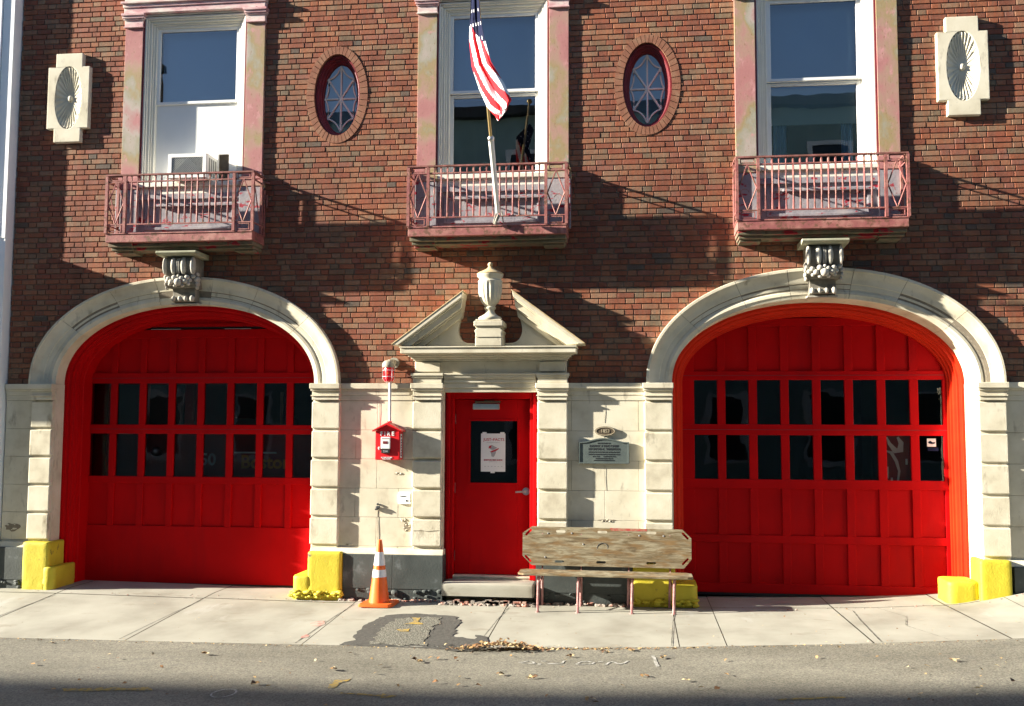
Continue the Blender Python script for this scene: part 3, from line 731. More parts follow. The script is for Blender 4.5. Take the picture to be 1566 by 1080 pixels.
# --- oval windows
for i, (cx, cz) in enumerate(OV):
    m = MB(); n = 46
    for k in range(n):
        a0 = 2*pi*k/n+.008; a1 = 2*pi*(k+1)/n-.008
        def P(t, a): return (cx+(OIA+(OVA-OIA)*t)*math.cos(a), cz+(OIB+(OVB-OIB)*t)*math.sin(a))
        yf = -.016-random.uniform(0, .004)
        q = [P(.03, a0), P(.03, a1), P(.97, a1), P(.97, a0)]; m.prism(q, yf, .004)
    # brick reveal inside the opening
    rows = []
    for k in range(49):
        a = 2*pi*k/48; rows.append([(cx+OIA*1.02*math.cos(a), y, cz+OIB*1.02*math.sin(a)) for y in (-.012, .10)])
    m.loft(rows)
    m.build('brick_surround', 'brick_ring', st)
    m = MB(); rows = []
    for k in range(65):
        a = 2*pi*k/64; rows.append([(cx+(OIA-t)*math.cos(a), y, cz+(OIB-t)*math.sin(a)) for t, y in ((0,.05), (0,.03), (.02,.03), (.022,.06), (.035,.065), (.04,.10), (.055,.105), (.06,.14), (.075,.15), (.075,.19))])
    m.loft(rows); fr = m.build('oval_window', 'red_dark', st, smooth=.5)
    a, b = .218, .44; yg = .165
    m = MB(); pts = [(cx+a*math.cos(2*pi*k/48), yg, cz+b*math.sin(2*pi*k/48)) for k in range(48)]; m.quad(pts); m.build('window_pane', 'glass', fr)
    m = MB(); m.quad([(p[0], .30, p[2]) for p in ((cx-.4, 0, cz-.6), (cx+.4, 0, cz-.6), (cx+.4, 0, cz+.6), (cx-.4, 0, cz+.6))]); m.build('reflection_backing', 'blind', fr)  # blue sheet added behind the glass, standing in for its reflection
    m = MB()
    tips = []
    for k in range(8):
        an = math.atan2(math.sin(pi/4*k)*b, math.cos(pi/4*k)*a) if k % 2 == 0 else None
        t = pi/4*k; px, pz = a*.93*math.cos(t), b*.95*math.sin(t)
        if k % 2: px, pz = a*.76*math.copysign(1, math.cos(t)), b*.58*math.copysign(1, math.sin(t))
        tips.append((px, pz)); m.tube([(cx, yg-.012, cz), (cx+px, yg-.012, cz+pz)], .013, 6)
    for k in range(8):
        p, q = tips[k], tips[(k+1) % 8]; mx, mz = (p[0]+q[0])/2*.78, (p[1]+q[1])/2*.78
        arc = []
        for j in range(7):
            t = j/6; arc.append((cx+p[0]*(1-t)**2+2*mx*t*(1-t)+q[0]*t*t, yg-.012, cz+p[1]*(1-t)**2+2*mz*t*(1-t)+q[1]*t*t))
        m.tube(arc, .011, 6)
    m.ball((cx, yg-.015, cz), .03, 10, 0, (1, .5, 1)); m.build('muntins', 'grille', fr, smooth=.8)

# --- shell medallions
for cx, cz, mt in ((-7.13, 4.175, 'stone'), (3.71, 4.14, 'stone')):
    m = MB(); a, c_, h, k = .28, .18, .40, .575
    cross = [(cx-c_, cz-k), (cx+c_, cz-k), (cx+c_, cz-h), (cx+a, cz-h), (cx+a, cz+h), (cx+c_, cz+h), (cx+c_, cz+k), (cx-c_, cz+k), (cx-c_, cz+h), (cx-a, cz+h), (cx-a, cz-h), (cx-c_, cz-h)]
    m.prism(cross, -.075, .0, [ell(cx, cz, .178, .405)])
    pl = m.build('shell_medallion', mt, st, bevel=.008)
    m = MB(); rows = []; N = 26
    for j in range(9):
        t = j/8; row = []
        for q in range(N*4+1):
            an = 2*pi*q/(N*4); dep = -.018 - .050*t**2.2; dep += .007*math.cos(an*N)*min(1, t*1.6)*(1 if t < .98 else .4)
            rr = .05+.95*t; rr *= 1 - .03*(1-math.cos(an*N))*(t**3)
            row.append((cx+.182*rr*math.cos(an), dep, cz+.41*rr*math.sin(an)))
        rows.append(row)
    m.loft(rows); m.ball((cx, -.02, cz), .035, 12, 0, (1, .8, 1.3)); m.build('shell', mt, pl, smooth=1.2)

# --- big windows, pilasters, balconies
def big_window(cx, hg, i):
    # pilasters
    for s in (-1, 1):
        x0, x1 = (cx-.92, cx-.685) if s < 0 else (cx+.685, cx+.92)
        m = MB(); m.box(x0, x1, -.048, .02, 3.12, 5.05)
        p = m.build('pilaster', 'pilaster', st, bevel=.004)
        xi = x1 if s < 0 else x0; m = MB(); m.box(xi-(0 if s < 0 else .016), xi+(.016 if s < 0 else 0), -.040, .02, 3.05, 5.20); m.build('red_edge_strip', 'red_dark', p)
        m = MB()
        for (z0, z1, y, e) in ((5.05, 5.066, -.078, .012), (5.066, 5.145, -.066, .004), (5.145, 5.165, -.08, .015), (5.165, 5.195, -.095, .026), (5.195, 5.226, -.11, .036)): m.box(x0-e, x1+e, y, .02, z0, z1)
        m.build('capital', 'pilaster_pink', p, bevel=.004)
        m = MB()
        for (z0, z1, y, e) in ((3.085, 3.12, -.085, .014), (3.055, 3.085, -.10, .026), (3.03, 3.055, -.09, .018), (2.96, 3.03, -.12, .035)): m.box(x0-e, x1+e, y, .02, z0, z1)
        m.build('pilaster_base', 'pilaster', p, bevel=.005)
        m = MB(); m.box(x0-.025, x1+.025, -.11, .02, 2.36, 2.959); m.build('pedestal', 'apron', p, bevel=.005)
    # entablature
    m = MB()
    for (z0, z1, y, e) in ((5.228, 5.30, -.085, 0), (5.30, 5.345, -.10, .01), (5.345, 5.375, -.125, .03)): m.box(cx-.93-e, cx+.93+e, y, .02, z0, z1)
    m.box(cx-.93, cx+.93, -.075, .02, 5.375, 5.72)
    for (z0, z1, y, e) in ((5.72, 5.76, -.12, .04), (5.76, 5.85, -.22, .12), (5.85, 5.90, -.26, .16)): m.box(cx-.93-e, cx+.93+e, y, .02, z0, z1)
    en = m.build('entablature', 'pilaster_pink', st, bevel=.006)
    m = MB(); rnd = random.Random(i)
    for s in (-1, 1):
        for q in range(14): m.ball((cx+s*.62+rnd.uniform(-.2, .2), -.085, 5.5+rnd.uniform(-.07, .07)), rnd.uniform(.02, .035), 8, 0, (1.6, .7, .8))
    m.build('frieze_ornament', 'pilaster_pink', en, smooth=1.2)
    m = MB(); m.box(cx-.684, cx+.684, -.03, .12, 5.205, 5.227)
    # casing
    o = .68; zt = 5.205; zb = 3.04
    for (w0, w1, y0) in ((.668, .645, -.03), (.645, .625, -.012), (.625, .595, .012), (.595, .575, .035), (.575, .545, .05)):
        q = .68-w0
        m.ring(cx-w0, cx+w0, zb, zt-q*1.0, w0-w1, y0, .135, wb=0)
    win = m.build('window_frame', 'cream', st, bevel=.006)
    m = MB(); m.box(cx-.68, cx+.68, -.10, .14, 2.985, 3.039); m.box(cx-.66, cx+.66, -.06, .12, 2.90, 2.984); m.build('window_sill', 'cream', win, bevel=.006)
    # sashes
    zm0, zm1 = 4.045, 4.12
    m = MB(); m.ring(cx-.5445, cx+.5445, zm1-.035, 5.069, .5445-hg, .075, .115, wt=.035, wb=.035); us = m.build('upper_sash', 'white', win, bevel=.003)
    m = MB(); m.quad([(cx-hg, .10, zm1), (cx+hg, .10, zm1), (cx+hg, .10, 5.034), (cx-hg, .10, 5.034)]); m.build('window_pane', 'glass', us)
    if i != 0:
        m = MB(); m.ring(cx-.5445, cx+.5445, 3.04, zm0+.035, .5445-hg, .118, .16, wt=.035, wb=.06); ls = m.build('lower_sash', 'white', win, bevel=.003)
        m = MB(); m.quad([(cx-hg, .145, 3.10), (cx+hg, .145, 3.10), (cx+hg, .145, zm0), (cx-hg, .145, zm0)]); m.build('window_pane', 'glass', ls)
    else:
        m = MB(); m.box(cx-.5445, -5.19, .10, .16, 3.04, zm0+.04); m.box(-5.05, cx+.5445, .10, .16, 3.04, zm0+.04); m.box(-5.19, -5.05, .10, .16, 3.43, zm0+.04)
        m.build('window_panel', 'white', win, bevel=.002, label='plain white board filling the lower half of the window')
        m = MB(); m.box(-5.195, -5.045, .13, .16, 3.05, 3.44); m.build('dark_plywood_patch', 'bronze', win)
    m = MB(); m.quad([(cx-.54, .24, zm0), (cx+.54, .24, zm0), (cx+.54, .24, 5.08), (cx-.54, .24, 5.08)]); m.build('roller_blind', 'blind', win)
    if i == 2:
        m = MB(); m.quad([(cx-.52, .22, 3.60), (cx+.52, .22, 3.60), (cx+.52, .22, zm0), (cx-.52, .22, zm0)]); m.build('window_blind', 'blind_pale', win)
        m = MB()
        for a, b in ((-.45, -.30), (.33, .46)):
            rows = []
            for q in range(13): xx = cx+a+(b-a)*q/12; rows.append([(xx, .26+.012*math.sin(q*2.1), 3.05), (xx, .26+.012*math.sin(q*2.1), 4.05)])
            m.loft(rows)
        m.build('curtain', 'blind', win, smooth=1)
    # apron below the sill
    m = MB(); m.box(cx-.684, cx+.684, -.045, .11, 2.36, 2.90)
    m.box(cx-.684, cx+.684, -.075, -.044, 2.83, 2.899); m.ring(cx-.58, cx+.58, 2.45, 2.78, .035, -.062, -.044); m.box(cx-.40, cx+.62, -.10, -.06, 2.735, 2.765)
    m.build('apron_panel', 'apron', st, bevel=.004)
for i, (c, h) in enumerate(WIN): big_window(c, h, i)

def balcony(cx, k):
    hw = .925; yf = -.40; rnd = random.Random(k); r = .010
    m = MB(); m.box(cx-hw, cx+hw, yf, -.002, 2.238, 2.335); m.box(cx-hw-.006, cx+hw+.006, yf-.008, -.003, 2.335, 2.352)
    dk = m.build('balcony', 'balcony', st, bevel=.004)
    m = MB()
    m.box(cx-hw+.03, cx+hw-.03, yf+.08, -.003, 2.195, 2.237); m.box(cx-hw+.06, cx+hw-.06, yf+.15, -.003, 2.165, 2.194)
    for s in (-1, 1):
        a = cx+s*(hw-.16); m.box(a-.15, a+.15, yf+.05, -.004, 2.19, 2.2375); m.box(a-.135, a+.135, yf+.10, -.004, 2.155, 2.189); m.box(a-.12, a+.12, yf+.16, -.004, 2.13, 2.154)
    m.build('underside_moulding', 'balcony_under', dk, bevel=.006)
    zt, z2, zb, zd = 3.062, 2.978, 2.455, 2.352
    def flat(m, x0, x1, y, z, h=.016, d=.03): m.box(x0, x1, y-d/2, y+d/2, z-h/2, z+h/2)
    m = MB()
    flat(m, cx-hw-.01, cx+hw+.01, yf, zt, .018, .04)
    for s in (-1, 1): m.box(cx+s*hw-.02, cx+s*hw+.02, yf+.02, -.06, zt-.009, zt+.009)
    m.build('top_rail', 'rust', dk)
    m = MB(); iw = hw-.235
    flat(m, cx-iw, cx+iw, yf, z2, .014, .02); flat(m, cx-iw, cx+iw, yf, zb, .014, .024)
    for s in (-1, 1):
        x = cx+s*hw
        for zz in (z2, zb): m.box(x-.008, x+.008, yf+.012, -.06, zz-.007, zz+.007)
    m.build('lower_rail', 'balcony', dk)
    for x in (cx-hw, cx-iw, cx+iw, cx+hw):
        m = MB(); m.box(x-.017, x+.017, yf-.017, yf+.017, zd, zt-.0095); m.build('post', 'balcony', dk)
    n = 17
    for j in range(n):
        x = cx-iw+2*iw*(j+1)/(n+1); m = MB(); w = rnd.uniform(-.004, .004)
        m.tube([(x, yf, zb+.008), (x+w, yf, (zb+zt)/2), (x, yf, zt-.0095)], .0115, 6); m.build('baluster', 'balcony', dk)
    # end panels with diamond, front and side
    for s in (-1, 1):
        m = MB()
        a, b = (cx-hw+.018, cx-iw-.018) if s < 0 else (cx+iw+.018, cx+hw-.018); c = (a+b)/2
        for zz in (z2, zb): m.box(a, b, yf-.008, yf+.008, zz-.006, zz+.006)
        m.ring(a+.02, b-.02, z2+.014, zt-.016, .010, yf-.006, yf+.006); m.ring(a+.02, b-.02, zd+.012, zb-.014, .010, yf-.006, yf+.006)
        zc = (z2+zb)/2
        for p, q in (((a, zc), (c, z2)), ((c, z2), (b, zc)), ((b, zc), (c, zb)), ((c, zb), (a, zc))): m.tube([(p[0], yf, p[1]), (q[0], yf, q[1])], .0085, 5)
        m.build('diamond_panel', 'balcony', dk)
        m = MB(); x = cx+s*hw
        m.box(x-.014, x+.014, -.150, -.118, zd, zt-.01); m.box(x-.010, x+.010, -.062, -.012, zd, 2.93)
        m.tube([(x, -.15, zb+.01), (x, yf+.02, z2-.01)], .007, 5)
        m.build('side_panel', 'balcony', dk)
        # loose scroll iron against the pedestal
        m = MB(); cxx = c+.0; rr = .05
        m.tube([(cxx+rr*math.cos(t*.7), yf+.30, 2.72+rr*math.sin(t*.7)) for t in range(9)], .012, 5); m.tube([(cxx, yf+.30, 2.67), (cxx+.03, yf+.30, 2.55), (cxx-.02, yf+.30, 2.42)], .010, 5)
        m.build('iron_scroll', 'balcony', dk)
    m = MB(); m.tube([(cx+hw, -.05, 3.02), (cx+hw+.06, -.02, 3.01)], .012, 6); m.tube([(cx+hw, -.05, 2.8), (cx+hw+.03, -.03, 2.86), (cx+hw+.03, -.03, 2.7)], .016, 6); m.build('wall_bracket', 'rust', dk)
for k, cx in enumerate((-5.45, -1.705, 2.065)): balcony(cx, k)

# small wall damage, stub and cables
def chip(cx, cz, w, h, seed, y=-.024):
    rnd = random.Random(seed); n = 15; p = []
    for q in range(n):
        a_ = 2*pi*q/n; k = rnd.uniform(.55, 1.1); p.append((cx+w*k*math.cos(a_), cz+h*k*math.sin(a_)))
    m = MB(); m.prism(p, y, y+.004); m.build('chipped_patch', 'joint', st)
    m = MB()
    for q in range(7): m.ball((cx+rnd.uniform(-w, w)*.7, y, cz+rnd.uniform(-h, h)*.7), rnd.uniform(.006, .014), 6, 0, (1.3, .5, .8))
    m.build('crumbling_stone', 'stone_rough', st, smooth=.8)
chip(-.34, -1.045, .12, .018, 1); chip(-2.69, -1.16, .045, .06, 2); chip(-2.73, -1.07, .05, .02, 3); chip(-3.38, -1.37, .05, .010, 4); chip(-2.80, -.53, .05, .012, 5); chip(-7.68, -1.23, .11, .06, 6)
def crack(pts, w=.0016, y=-.0235):
    m = MB(); m.tube([(p[0], y, p[1]) for p in pts], w, 4); m.build('crack', 'joint', st)
crack([(-3.04, .33), (-3.035, .2), (-3.045, .05), (-3.04, -.01)]); crack([(-3.04, -.96), (-3.046, -1.1), (-3.036, -1.25), (-3.042, -1.42)], .0025)
crack([(-2.60, -1.19), (-2.5, -1.185), (-2.42, -1.195), (-2.30, -1.18)], .0025, -.0785-.012)
crack([(-.36, .33), (-.355, .2), (-.365, .08)]); crack([(-.36, -.42), (-.365, -.55), (-.355, -.70)]); crack([(-2.78, -.45), (-2.72, -.47), (-2.70, -.5)])
m = MB(); rnd = random.Random(9)
for q in range(16): m.ball((-3.035+rnd.gauss(0, .018), -.03-rnd.uniform(0, .03), -.93+rnd.gauss(0, .022)), rnd.uniform(.008, .016), 6)
m.build('cut_conduit_stub', 'ink', st)

# ==================================================================  THINGS ON THE WALL
# fire alarm box
fb = empty('fire_alarm_box', (-2.89, -.2, -.37), 'red fire alarm box with gabled top on the stone wall left of the entry door', 'alarm box')
m = MB(); a, b = -3.04, -2.745
m.box(a, b, -.20, -.022, -.365, -.03); m.build('case', 'firebox', fb, bevel=.010)
m = MB(); m.prism([(a-.03, -.035), (a-.03, -.02), ((a+b)/2, .075), (b+.03, -.02), (b+.03, -.035), ((a+b)/2, .045)], -.235, -.022)
m.prism([(a, -.03), ((a+b)/2, .045), (b, -.03)], -.2, -.022)
m.box((a+b)/2-.02, (a+b)/2+.02, -.14, -.06, .06, .09); m.build('gabled_roof', 'firebox', fb, bevel=.004)
m = MB(); m.text('F I R E', .066, -2.895, -.060, -.203, ext=.002, bold=.002, xs=.95); m.build('lettering', 'white', fb)
m = MB(); m.text('IN CASE OF FIRE', .018, -2.90, -.335, -.203, ext=.002, bold=.0008); m.text('PULL HOOK', .018, -2.90, -.352, -.203, ext=.002, bold=.0008)
m.build('instruction_lettering', 'white', fb)
m = MB(); m.box(-2.965, -2.855, -.225, -.201, -.235, -.095); m.build('pull_cover', 'white', fb, bevel=.006)
m = MB(); m.box(-2.940, -2.885, -.228, -.224, -.175, -.145); m.box(-2.955, -2.865, -.2265, -.224, -.118, -.112); m.build('hook_window', 'red_dark', fb)
m = MB(); m.box(-2.960, -2.860, -.222, -.201, -.285, -.242); m.build('number_plate', 'black', fb, bevel=.003)
m = MB(); m.text('214', .035, -2.91, -.264, -.223, ext=.001, bold=.001); m.build('number', 'paper_grey', fb)
m = MB(); m.ball((-2.99, -.215, -.225), .012, 8); m.box(-2.995, -2.985, -.222, -.2, -.245, -.21); m.build('hook', 'white', fb)
m = MB(); m.box(b-.001, b+.004, -.17, -.10, -.34, -.06); 
m.build('side_sign', 'white', fb)
m = MB(); m.prism_x([(-.155, -.10), (-.115, -.10), (-.115, -.08), (-.155, -.08)], b+.004, b+.006)
for q in range(7): m.box(b+.004, b+.006, -.15, -.12, -.32+q*.03, -.302+q*.03)
m.build('side_lettering', 'ink', fb)
# beacon on its conduit
bl_ = empty('beacon_lamp', (-2.89, -.15, .09), 'lit caged red warning lamp on a thin conduit above the red alarm box', 'lamp')
m = MB(); m.tube([(-2.892, -.10, .085), (-2.895, -.10, .55)], .017, 10); m.build('conduit', 'conduit', bl_, smooth=.8)
m = MB(); m.lathe([(.05,.56), (.058,.58), (.058,.72), (.05,.74)], -2.905, -.13, 20); m.build('lens', 'lens', bl_, smooth=.8)
m = MB(); m.ball((-2.905, -.175, .655), .022, 10, 0, (1, .6, 1.3)); m.build('bulb', 'bulb', bl_, smooth=1)
m = MB()
for q in range(6):
    an = pi/3*q+.3; X, Y = -2.905+.070*math.cos(an), -.13+.070*math.sin(an); m.tube([(X, Y, .73), (X, Y, .59), (-2.905+.03*math.cos(an), -.13+.03*math.sin(an), .545)], .0032, 5)
for zz in (.69, .615): m.tube([(-2.905+.071*math.cos(t*pi/10), -.13+.071*math.sin(t*pi/10), zz) for t in range(21)], .003, 5)
m.build('wire_guard', 'coneband', bl_)
m = MB(); m.lathe([(.076,.725), (.08,.74), (.075,.775), (.055,.80), (.03,.81)], -2.905, -.13, 20); m.tube([(-2.905, -.13, .785), (-2.87, -.04, .79), (-2.87, .0, .79)], .035, 12); m.tube([(-2.87, -.03, .785), (-2.87, -.008, .785)], .065, 16)
m.build('lamp_cap', 'fixture', bl_, smooth=.7)

# memorial plaque
mp = empty('memorial_plaque', (-.37, -.03, -.39), 'green bronze memorial plaque with arched top, on the stone right of the entry door', 'plaque')
x0, x1, z0, z1 = -.655, -.085, -.386, -.15
top = [(x1, z1), (x1-.06, z1+.002)] + [(x0+(x1-x0)*(1-t), z1+.045*math.sin(pi*(t-.1)/.8)**1.3+.002) for t in [.15+.07*q for q in range(11)]] + [(x0+.06, z1+.002), (x0, z1)]
m = MB(); m.prism([(x0, z0), (x1, z0)]+top, -.052, -.022); m.build('plate', 'verdigris', mp, bevel=.003)
m = MB(); inn = [((p[0]+.37)*.965-.37, (p[1]+.255)*.93-.255) for p in [(x0, z0), (x1, z0)]+top]
m.prism([(x0-.006, z0-.006), (x1+.006, z0-.006)]+[(p[0]+(.006 if p[0] > -.37 else -.006), p[1]+.006) for p in top], -.060, -.030, [inn]); m.build('raised_border', 'verdigris', mp, bevel=.002)
m = MB()
for t, s, z_ in (('IN MEMORY OF', .021, -.158), ('DISTRICT FIRE CHIEF', .036, -.190), ('RICHARD E. SULLIVAN', .036, -.225), ('MEMBER OF THE BOSTON FIRE DEPARTMENT', .0175, -.259), ('WHO GAVE HIS LIFE AT THE SCENE OF A FIRE', .0175, -.286), ('1938 - 1983          FEBRUARY 10, 1983', .0165, -.310), ('PRESENTED BY MEMBERS OF', .0155, -.333), ('BOSTON FIRE FIGHTERS LOCAL', .0165, -.354)):
    m.text(t, s, -.37, z_, -.0535, ext=.0015, bold=.0)
m.build('lettering', 'ink', mp)
# oval year plaque
op = empty('year_plaque', (-.355, -.03, -.02), 'small oval bronze plate reading 1853 above the green memorial plaque', 'plaque')
m = MB(); m.prism(ell(-.355, -.018, .118, .056), -.045, -.022); m.build('plate', 'bronze', op, bevel=.004)
m = MB(); m.prism(ell(-.355, -.018, .112, .051), -.050, -.0455, [ell(-.355, -.018, .102, .042)]); m.build('rim', 'bronze_hi', op)
m = MB(); m.text('1853', .052, -.355, -.018, -.0465, ext=.003, bold=.001); m.build('numerals', 'bronze_hi', op)
# junction box
jb = empty('junction_box', (-2.72, -.04, -.82), 'flat pale metal cover plate beside the door pier, below and right of the alarm box', 'junction box')
m = MB(); m.box(-2.79, -2.64, -.045, -.022, -.885, -.745); m.build('cover', 'plaster_white', jb, bevel=.004)
m = MB(); m.box(-2.755, -2.70, -.048, -.0452, -.80, -.79); m.box(-2.70, -2.68, -.049, -.0452, -.855, -.835); m.box(-2.65, -2.645, -.05, -.0452, -.86, -.76); m.ball((-2.77, -.047, -.79), .005, 6); m.build('slots', 'ink', jb)

# poster on the door glass
po = empty('poster', (-1.69, .18, -.5), 'white paper poster with red heading taped to the entry door window', 'poster')
PY = .180
m = MB(); m.box(-1.842, -1.548, PY, PY+.003, -.505, -.052); m.build('paper', 'paper', po)
m = MB(); m.box(-1.825, -1.775, PY-.001, PY+.002, -.055, -.035); m.box(-1.61, -1.56, PY-.001, PY+.002, -.055, -.035); m.box(-1.725, -1.675, PY-.001, PY+.002, -.522, -.502); m.build('tape', 'coneband', po)
m = MB(); m.text('JUST', .046, -1.765, -.125, PY-.001, ext=.0005, bold=.0006); m.text('the', .022, -1.704, -.125, PY-.001, ext=.0005); m.text('FACTS', .046, -1.628, -.125, PY-.001, ext=.0005, bold=.0006)
m.text('BOSTON EMS GUIDE', .024, -1.695, -.368, PY-.001, ext=.0005, bold=.0008)
m.prism([(-1.745, -.205), (-1.715, -.19), (-1.72, -.222), (-1.75, -.23)], PY-.001, PY); m.prism([(-1.725, -.262), (-1.63, -.225), (-1.625, -.235), (-1.66, -.26), (-1.715, -.278)], PY-.001, PY)
m.build('red_printing', 'paper_red', po)
m = MB(); m.prism([(-1.748, -.20), (-1.71, -.188), (-1.645, -.222), (-1.70, -.25), (-1.735, -.235)], PY-.0005, PY); m.prism([(-1.735, -.262), (-1.66, -.262), (-1.665, -.29), (-1.685, -.33), (-1.715, -.325), (-1.72, -.29)], PY-.0005, PY)
m.text('of emergency response', .017, -1.695, -.158, PY-.001, ext=.0004); m.text('call before you go', .014, -1.695, -.388, PY-.001, ext=.0004)
for q in range(6): m.box(-1.80+q*.04, -1.782+q*.04, PY-.001, PY, -.445, -.440)
m.build('grey_printing', 'paper_grey', po)

# ==================================================================  AIR CONDITIONER
ac = empty('air_conditioner', (-5.46, -.25, 3.07), 'white air conditioner with grey mesh face sitting in the left window', 'air conditioner')
a, b = -5.70, -5.20
m = MB(); m.box(a, b, -.20, .30, 3.055, 3.365); m.build('case', 'white', ac, bevel=.008)
m = MB(); m.ring(a+.005, b-.005, 3.06, 3.36, .045, -.215, -.2005); m.build('front_rim', 'white', ac, bevel=.004)
m = MB(); m.box(a+.05, b-.05, -.206, -.201, 3.105, 3.315); m.build('coil', 'acgrille', ac)
m = MB()
for q in range(17):
    t = a+.05+q*.0265
    m.tube([(t, -.209, 3.11), (min(b-.05, t+.2), -.209, 3.11+(min(b-.05, t+.2)-t))], .002, 4)
    m.tube([(b-.05-(t-a-.05), -.209, 3.11), (max(a+.05, b-.05-(t-a-.05)-.2), -.209, 3.11+((b-.05-(t-a-.05))-max(a+.05, b-.05-(t-a-.05)-.2)))], .002, 4)
m.build('mesh_guard', 'metal', ac)
m = MB()
for q in range(4): m.box(b-.002, b+.004, -.15+q*.06, -.12+q*.06, 3.10, 3.32)
m.build('side_louvres', 'acgrille', ac)

# ==================================================================  FLAG AND POLE
fp = empty('flagpole', (-1.56, -.45, 2.36), 'white and brass flagpole leaning out over the street from the middle balcony', 'flagpole')
base = Vector((-1.553, -.44, 2.37)); tip = Vector((-1.553, -2.58, 4.90))
d = tip-base
m = MB(); m.tube([base+d*.04, base+d*.31], .026, 14, r2=.031); m.build('lower_sleeve', 'white', fp, smooth=.6)
m = MB(); m.tube([base+d*.30, base+d*1.0], .017, 12, r2=.015); m.build('pole', 'brass', fp, smooth=.6)
m = MB(); m.ball(base+d*.312, .038, 12); m.build('collar', 'metal', fp, smooth=1)
m = MB(); m.ball(tip, .04, 12); m.build('finial', 'brass', fp, smooth=1)
m = MB(); m.tube([base+Vector((-.05, 0, -.02)), base+Vector((0, -.0, .09))], .018, 8); m.tube([base+Vector((.03, 0, .14)), base+Vector((.05, .02, -.01))], .008, 6); m.tube([base+Vector((-.02, -.02, .15)), base+Vector((-.06, -.03, -.01))], .007, 6); m.build('foot_bracket', 'fixture', fp)

# flag hanging in folds; control rows (left x, right x, z) on the plane y=-1.95
FY = -1.95; FK = (11.7+FY)/11.7
ctrl = [(-1.96,-1.92,5.75), (-1.97,-1.90,5.45), (-1.977,-1.87,5.21), (-1.985,-1.85,4.97), (-1.99,-1.80,4.72), (-1.955,-1.72,4.40), (-1.86,-1.56,4.12), (-1.76,-1.47,3.90), (-1.68,-1.52,3.80), (-1.63,-1.59,3.70)]
NS, NW = 110, 44; rows = []; cols_ = []
for i in range(NS+1):
    s = i/NS*(len(ctrl)-1); k = min(int(s), len(ctrl)-2); f = s-k; f2 = f
    A, Bc = ctrl[k], ctrl[k+1]; l = A[0]+(Bc[0]-A[0])*f; r_ = A[1]+(Bc[1]-A[1])*f; zz = A[2]+(Bc[2]-A[2])*f; t = i/NS
    row = []
    for j in range(NW+1):
        w = j/NW; amp = .014+.030*t
        zr = (zz-.02*t)*.83; py = min(-1.98, -.44-2.14*(zr-2.37)/2.53-.07)
        y = py - (w-.45)*(.10+.34*t)*(1 if t < .9 else .6) + amp*math.sin(w*2*pi*1.7+t*3.0) + .3*amp*math.sin(w*2*pi*3.9-t*6)
        xq = l+(r_-l)*(w+.02*math.sin(w*9+t*5)); k_ = (11.7+y)/11.7
        row.append((xq*k_, y, (zz + .03*t + .10*t*(w-.5)*(1 if t < .9 else .5))*k_))
    rows.append(row)
m = MB(); m.loft(rows)
for idx in range(len(m.f)):
    i, j = divmod(idx, NW); t = i/NS; w = j/NW
    if t < .36: m.m[idx] = 2
    elif t < .46 and w > .15+(t-.36)*6: m.m[idx] = 2
    else: m.m[idx] = int((w*4.3 - t*6.5 + .30*math.sin(t*9+w*4))+40) % 2
    if m.m[idx] == 2 and t > .1 and (i % 9 in (3, 4)) and ((j+i//9*4) % 9 in (2, 3)): m.m[idx] = 1
fl = m.build('flag', ['flag_red', 'flag_white', 'flag_blue'], None, smooth=1.5, origin=(-1.45, FY, 3.2))
sd = fl.modifiers.new('Solid', 'SOLIDIFY'); sd.thickness = .003
tag(fl, 'red and white striped flag with blue corner hanging from the leaning pole', 'flag')

# ==================================================================  BENCH
bn = empty('bench', (-.35, -.4, -1.99), 'weathered plywood bench on rusty pink tube legs, against the wall right of the entry door', 'bench')
bx0, bx1, bz0, bz1 = -1.29, .605, -1.535, -1.105
def slot(cx_, cz_, L_, w, ang, n=6):
    p = []
    for s in (1, -1):
        for q in range(n+1):
            a_ = -pi/2+pi*q/n + (0 if s > 0 else pi); p.append((s*L_/2+w/2*math.cos(a_), w/2*math.sin(a_)))
    c_, s_ = math.cos(ang), math.sin(ang); return [(cx_+x*c_-y*s_, cz_+x*s_+y*c_) for x, y in p]
ch = .105
poly = [(bx0, bz0+ch), (bx0+ch, bz0), (bx1-ch*.8, bz0-.006), (bx1, bz0+ch*.9), (bx1+.002, bz1-ch), (bx1-ch*.9, bz1-.012), (bx0+ch, bz1), (bx0, bz1-ch*.7)]
hol = [slot(bx0+.065, bz1-.065, .075, .026, math.radians(45)), slot(bx0+.062, bz0+.072, .075, .026, math.radians(-45)), slot(bx1-.065, bz1-.08, .075, .026, math.radians(-45)), slot(bx1-.068, bz0+.07, .075, .026, math.radians(45))]
for X in (-.857, -.385, .165): hol.append(slot(X, bz1-.052, .08, .03, 0))
for X in (-.87, -.40, .16): hol.append(slot(X, bz0+.045, .08, .028, 0))
m = MB(); m.prism(poly, -.262, -.240, hol)
cz_ = (bz0+bz1)/2
for i, (X, Y, Z) in enumerate(m.v): m.v[i] = (X, Y-(Z-bz0)*-.10, Z)
bb = m.build('backrest', 'wood', bn, bevel=.003)
m = MB(); m.prism([(-.30, bz1-.004), (.11, bz1-.009), (.12, bz1-.032), (-.05, bz1-.070), (-.27, bz1-.052)], -.2225, -.2205)
m.build('red_paint_stripe', 'stain', bb)
for X, Z in ((-1.0, bz1-.075), (-.73, bz1-.07), (.03, bz1-.085), (.30, bz1-.085), (-1.03, bz0+.09), (-.6, bz1-.19)):
    m = MB(); m.ball((X, -.262+(Z-bz0)*.10, Z), .011, 8, 0, (1, .5, 1)); m.build('bolt_head', 'metal', bb)
m = MB(); m.tube([(-.385+.06*math.cos(t*pi/10), -.2625+(cz_-bz0)*.1, cz_-.01+.055*math.sin(t*pi/10)) for t in range(21)], .003, 4)
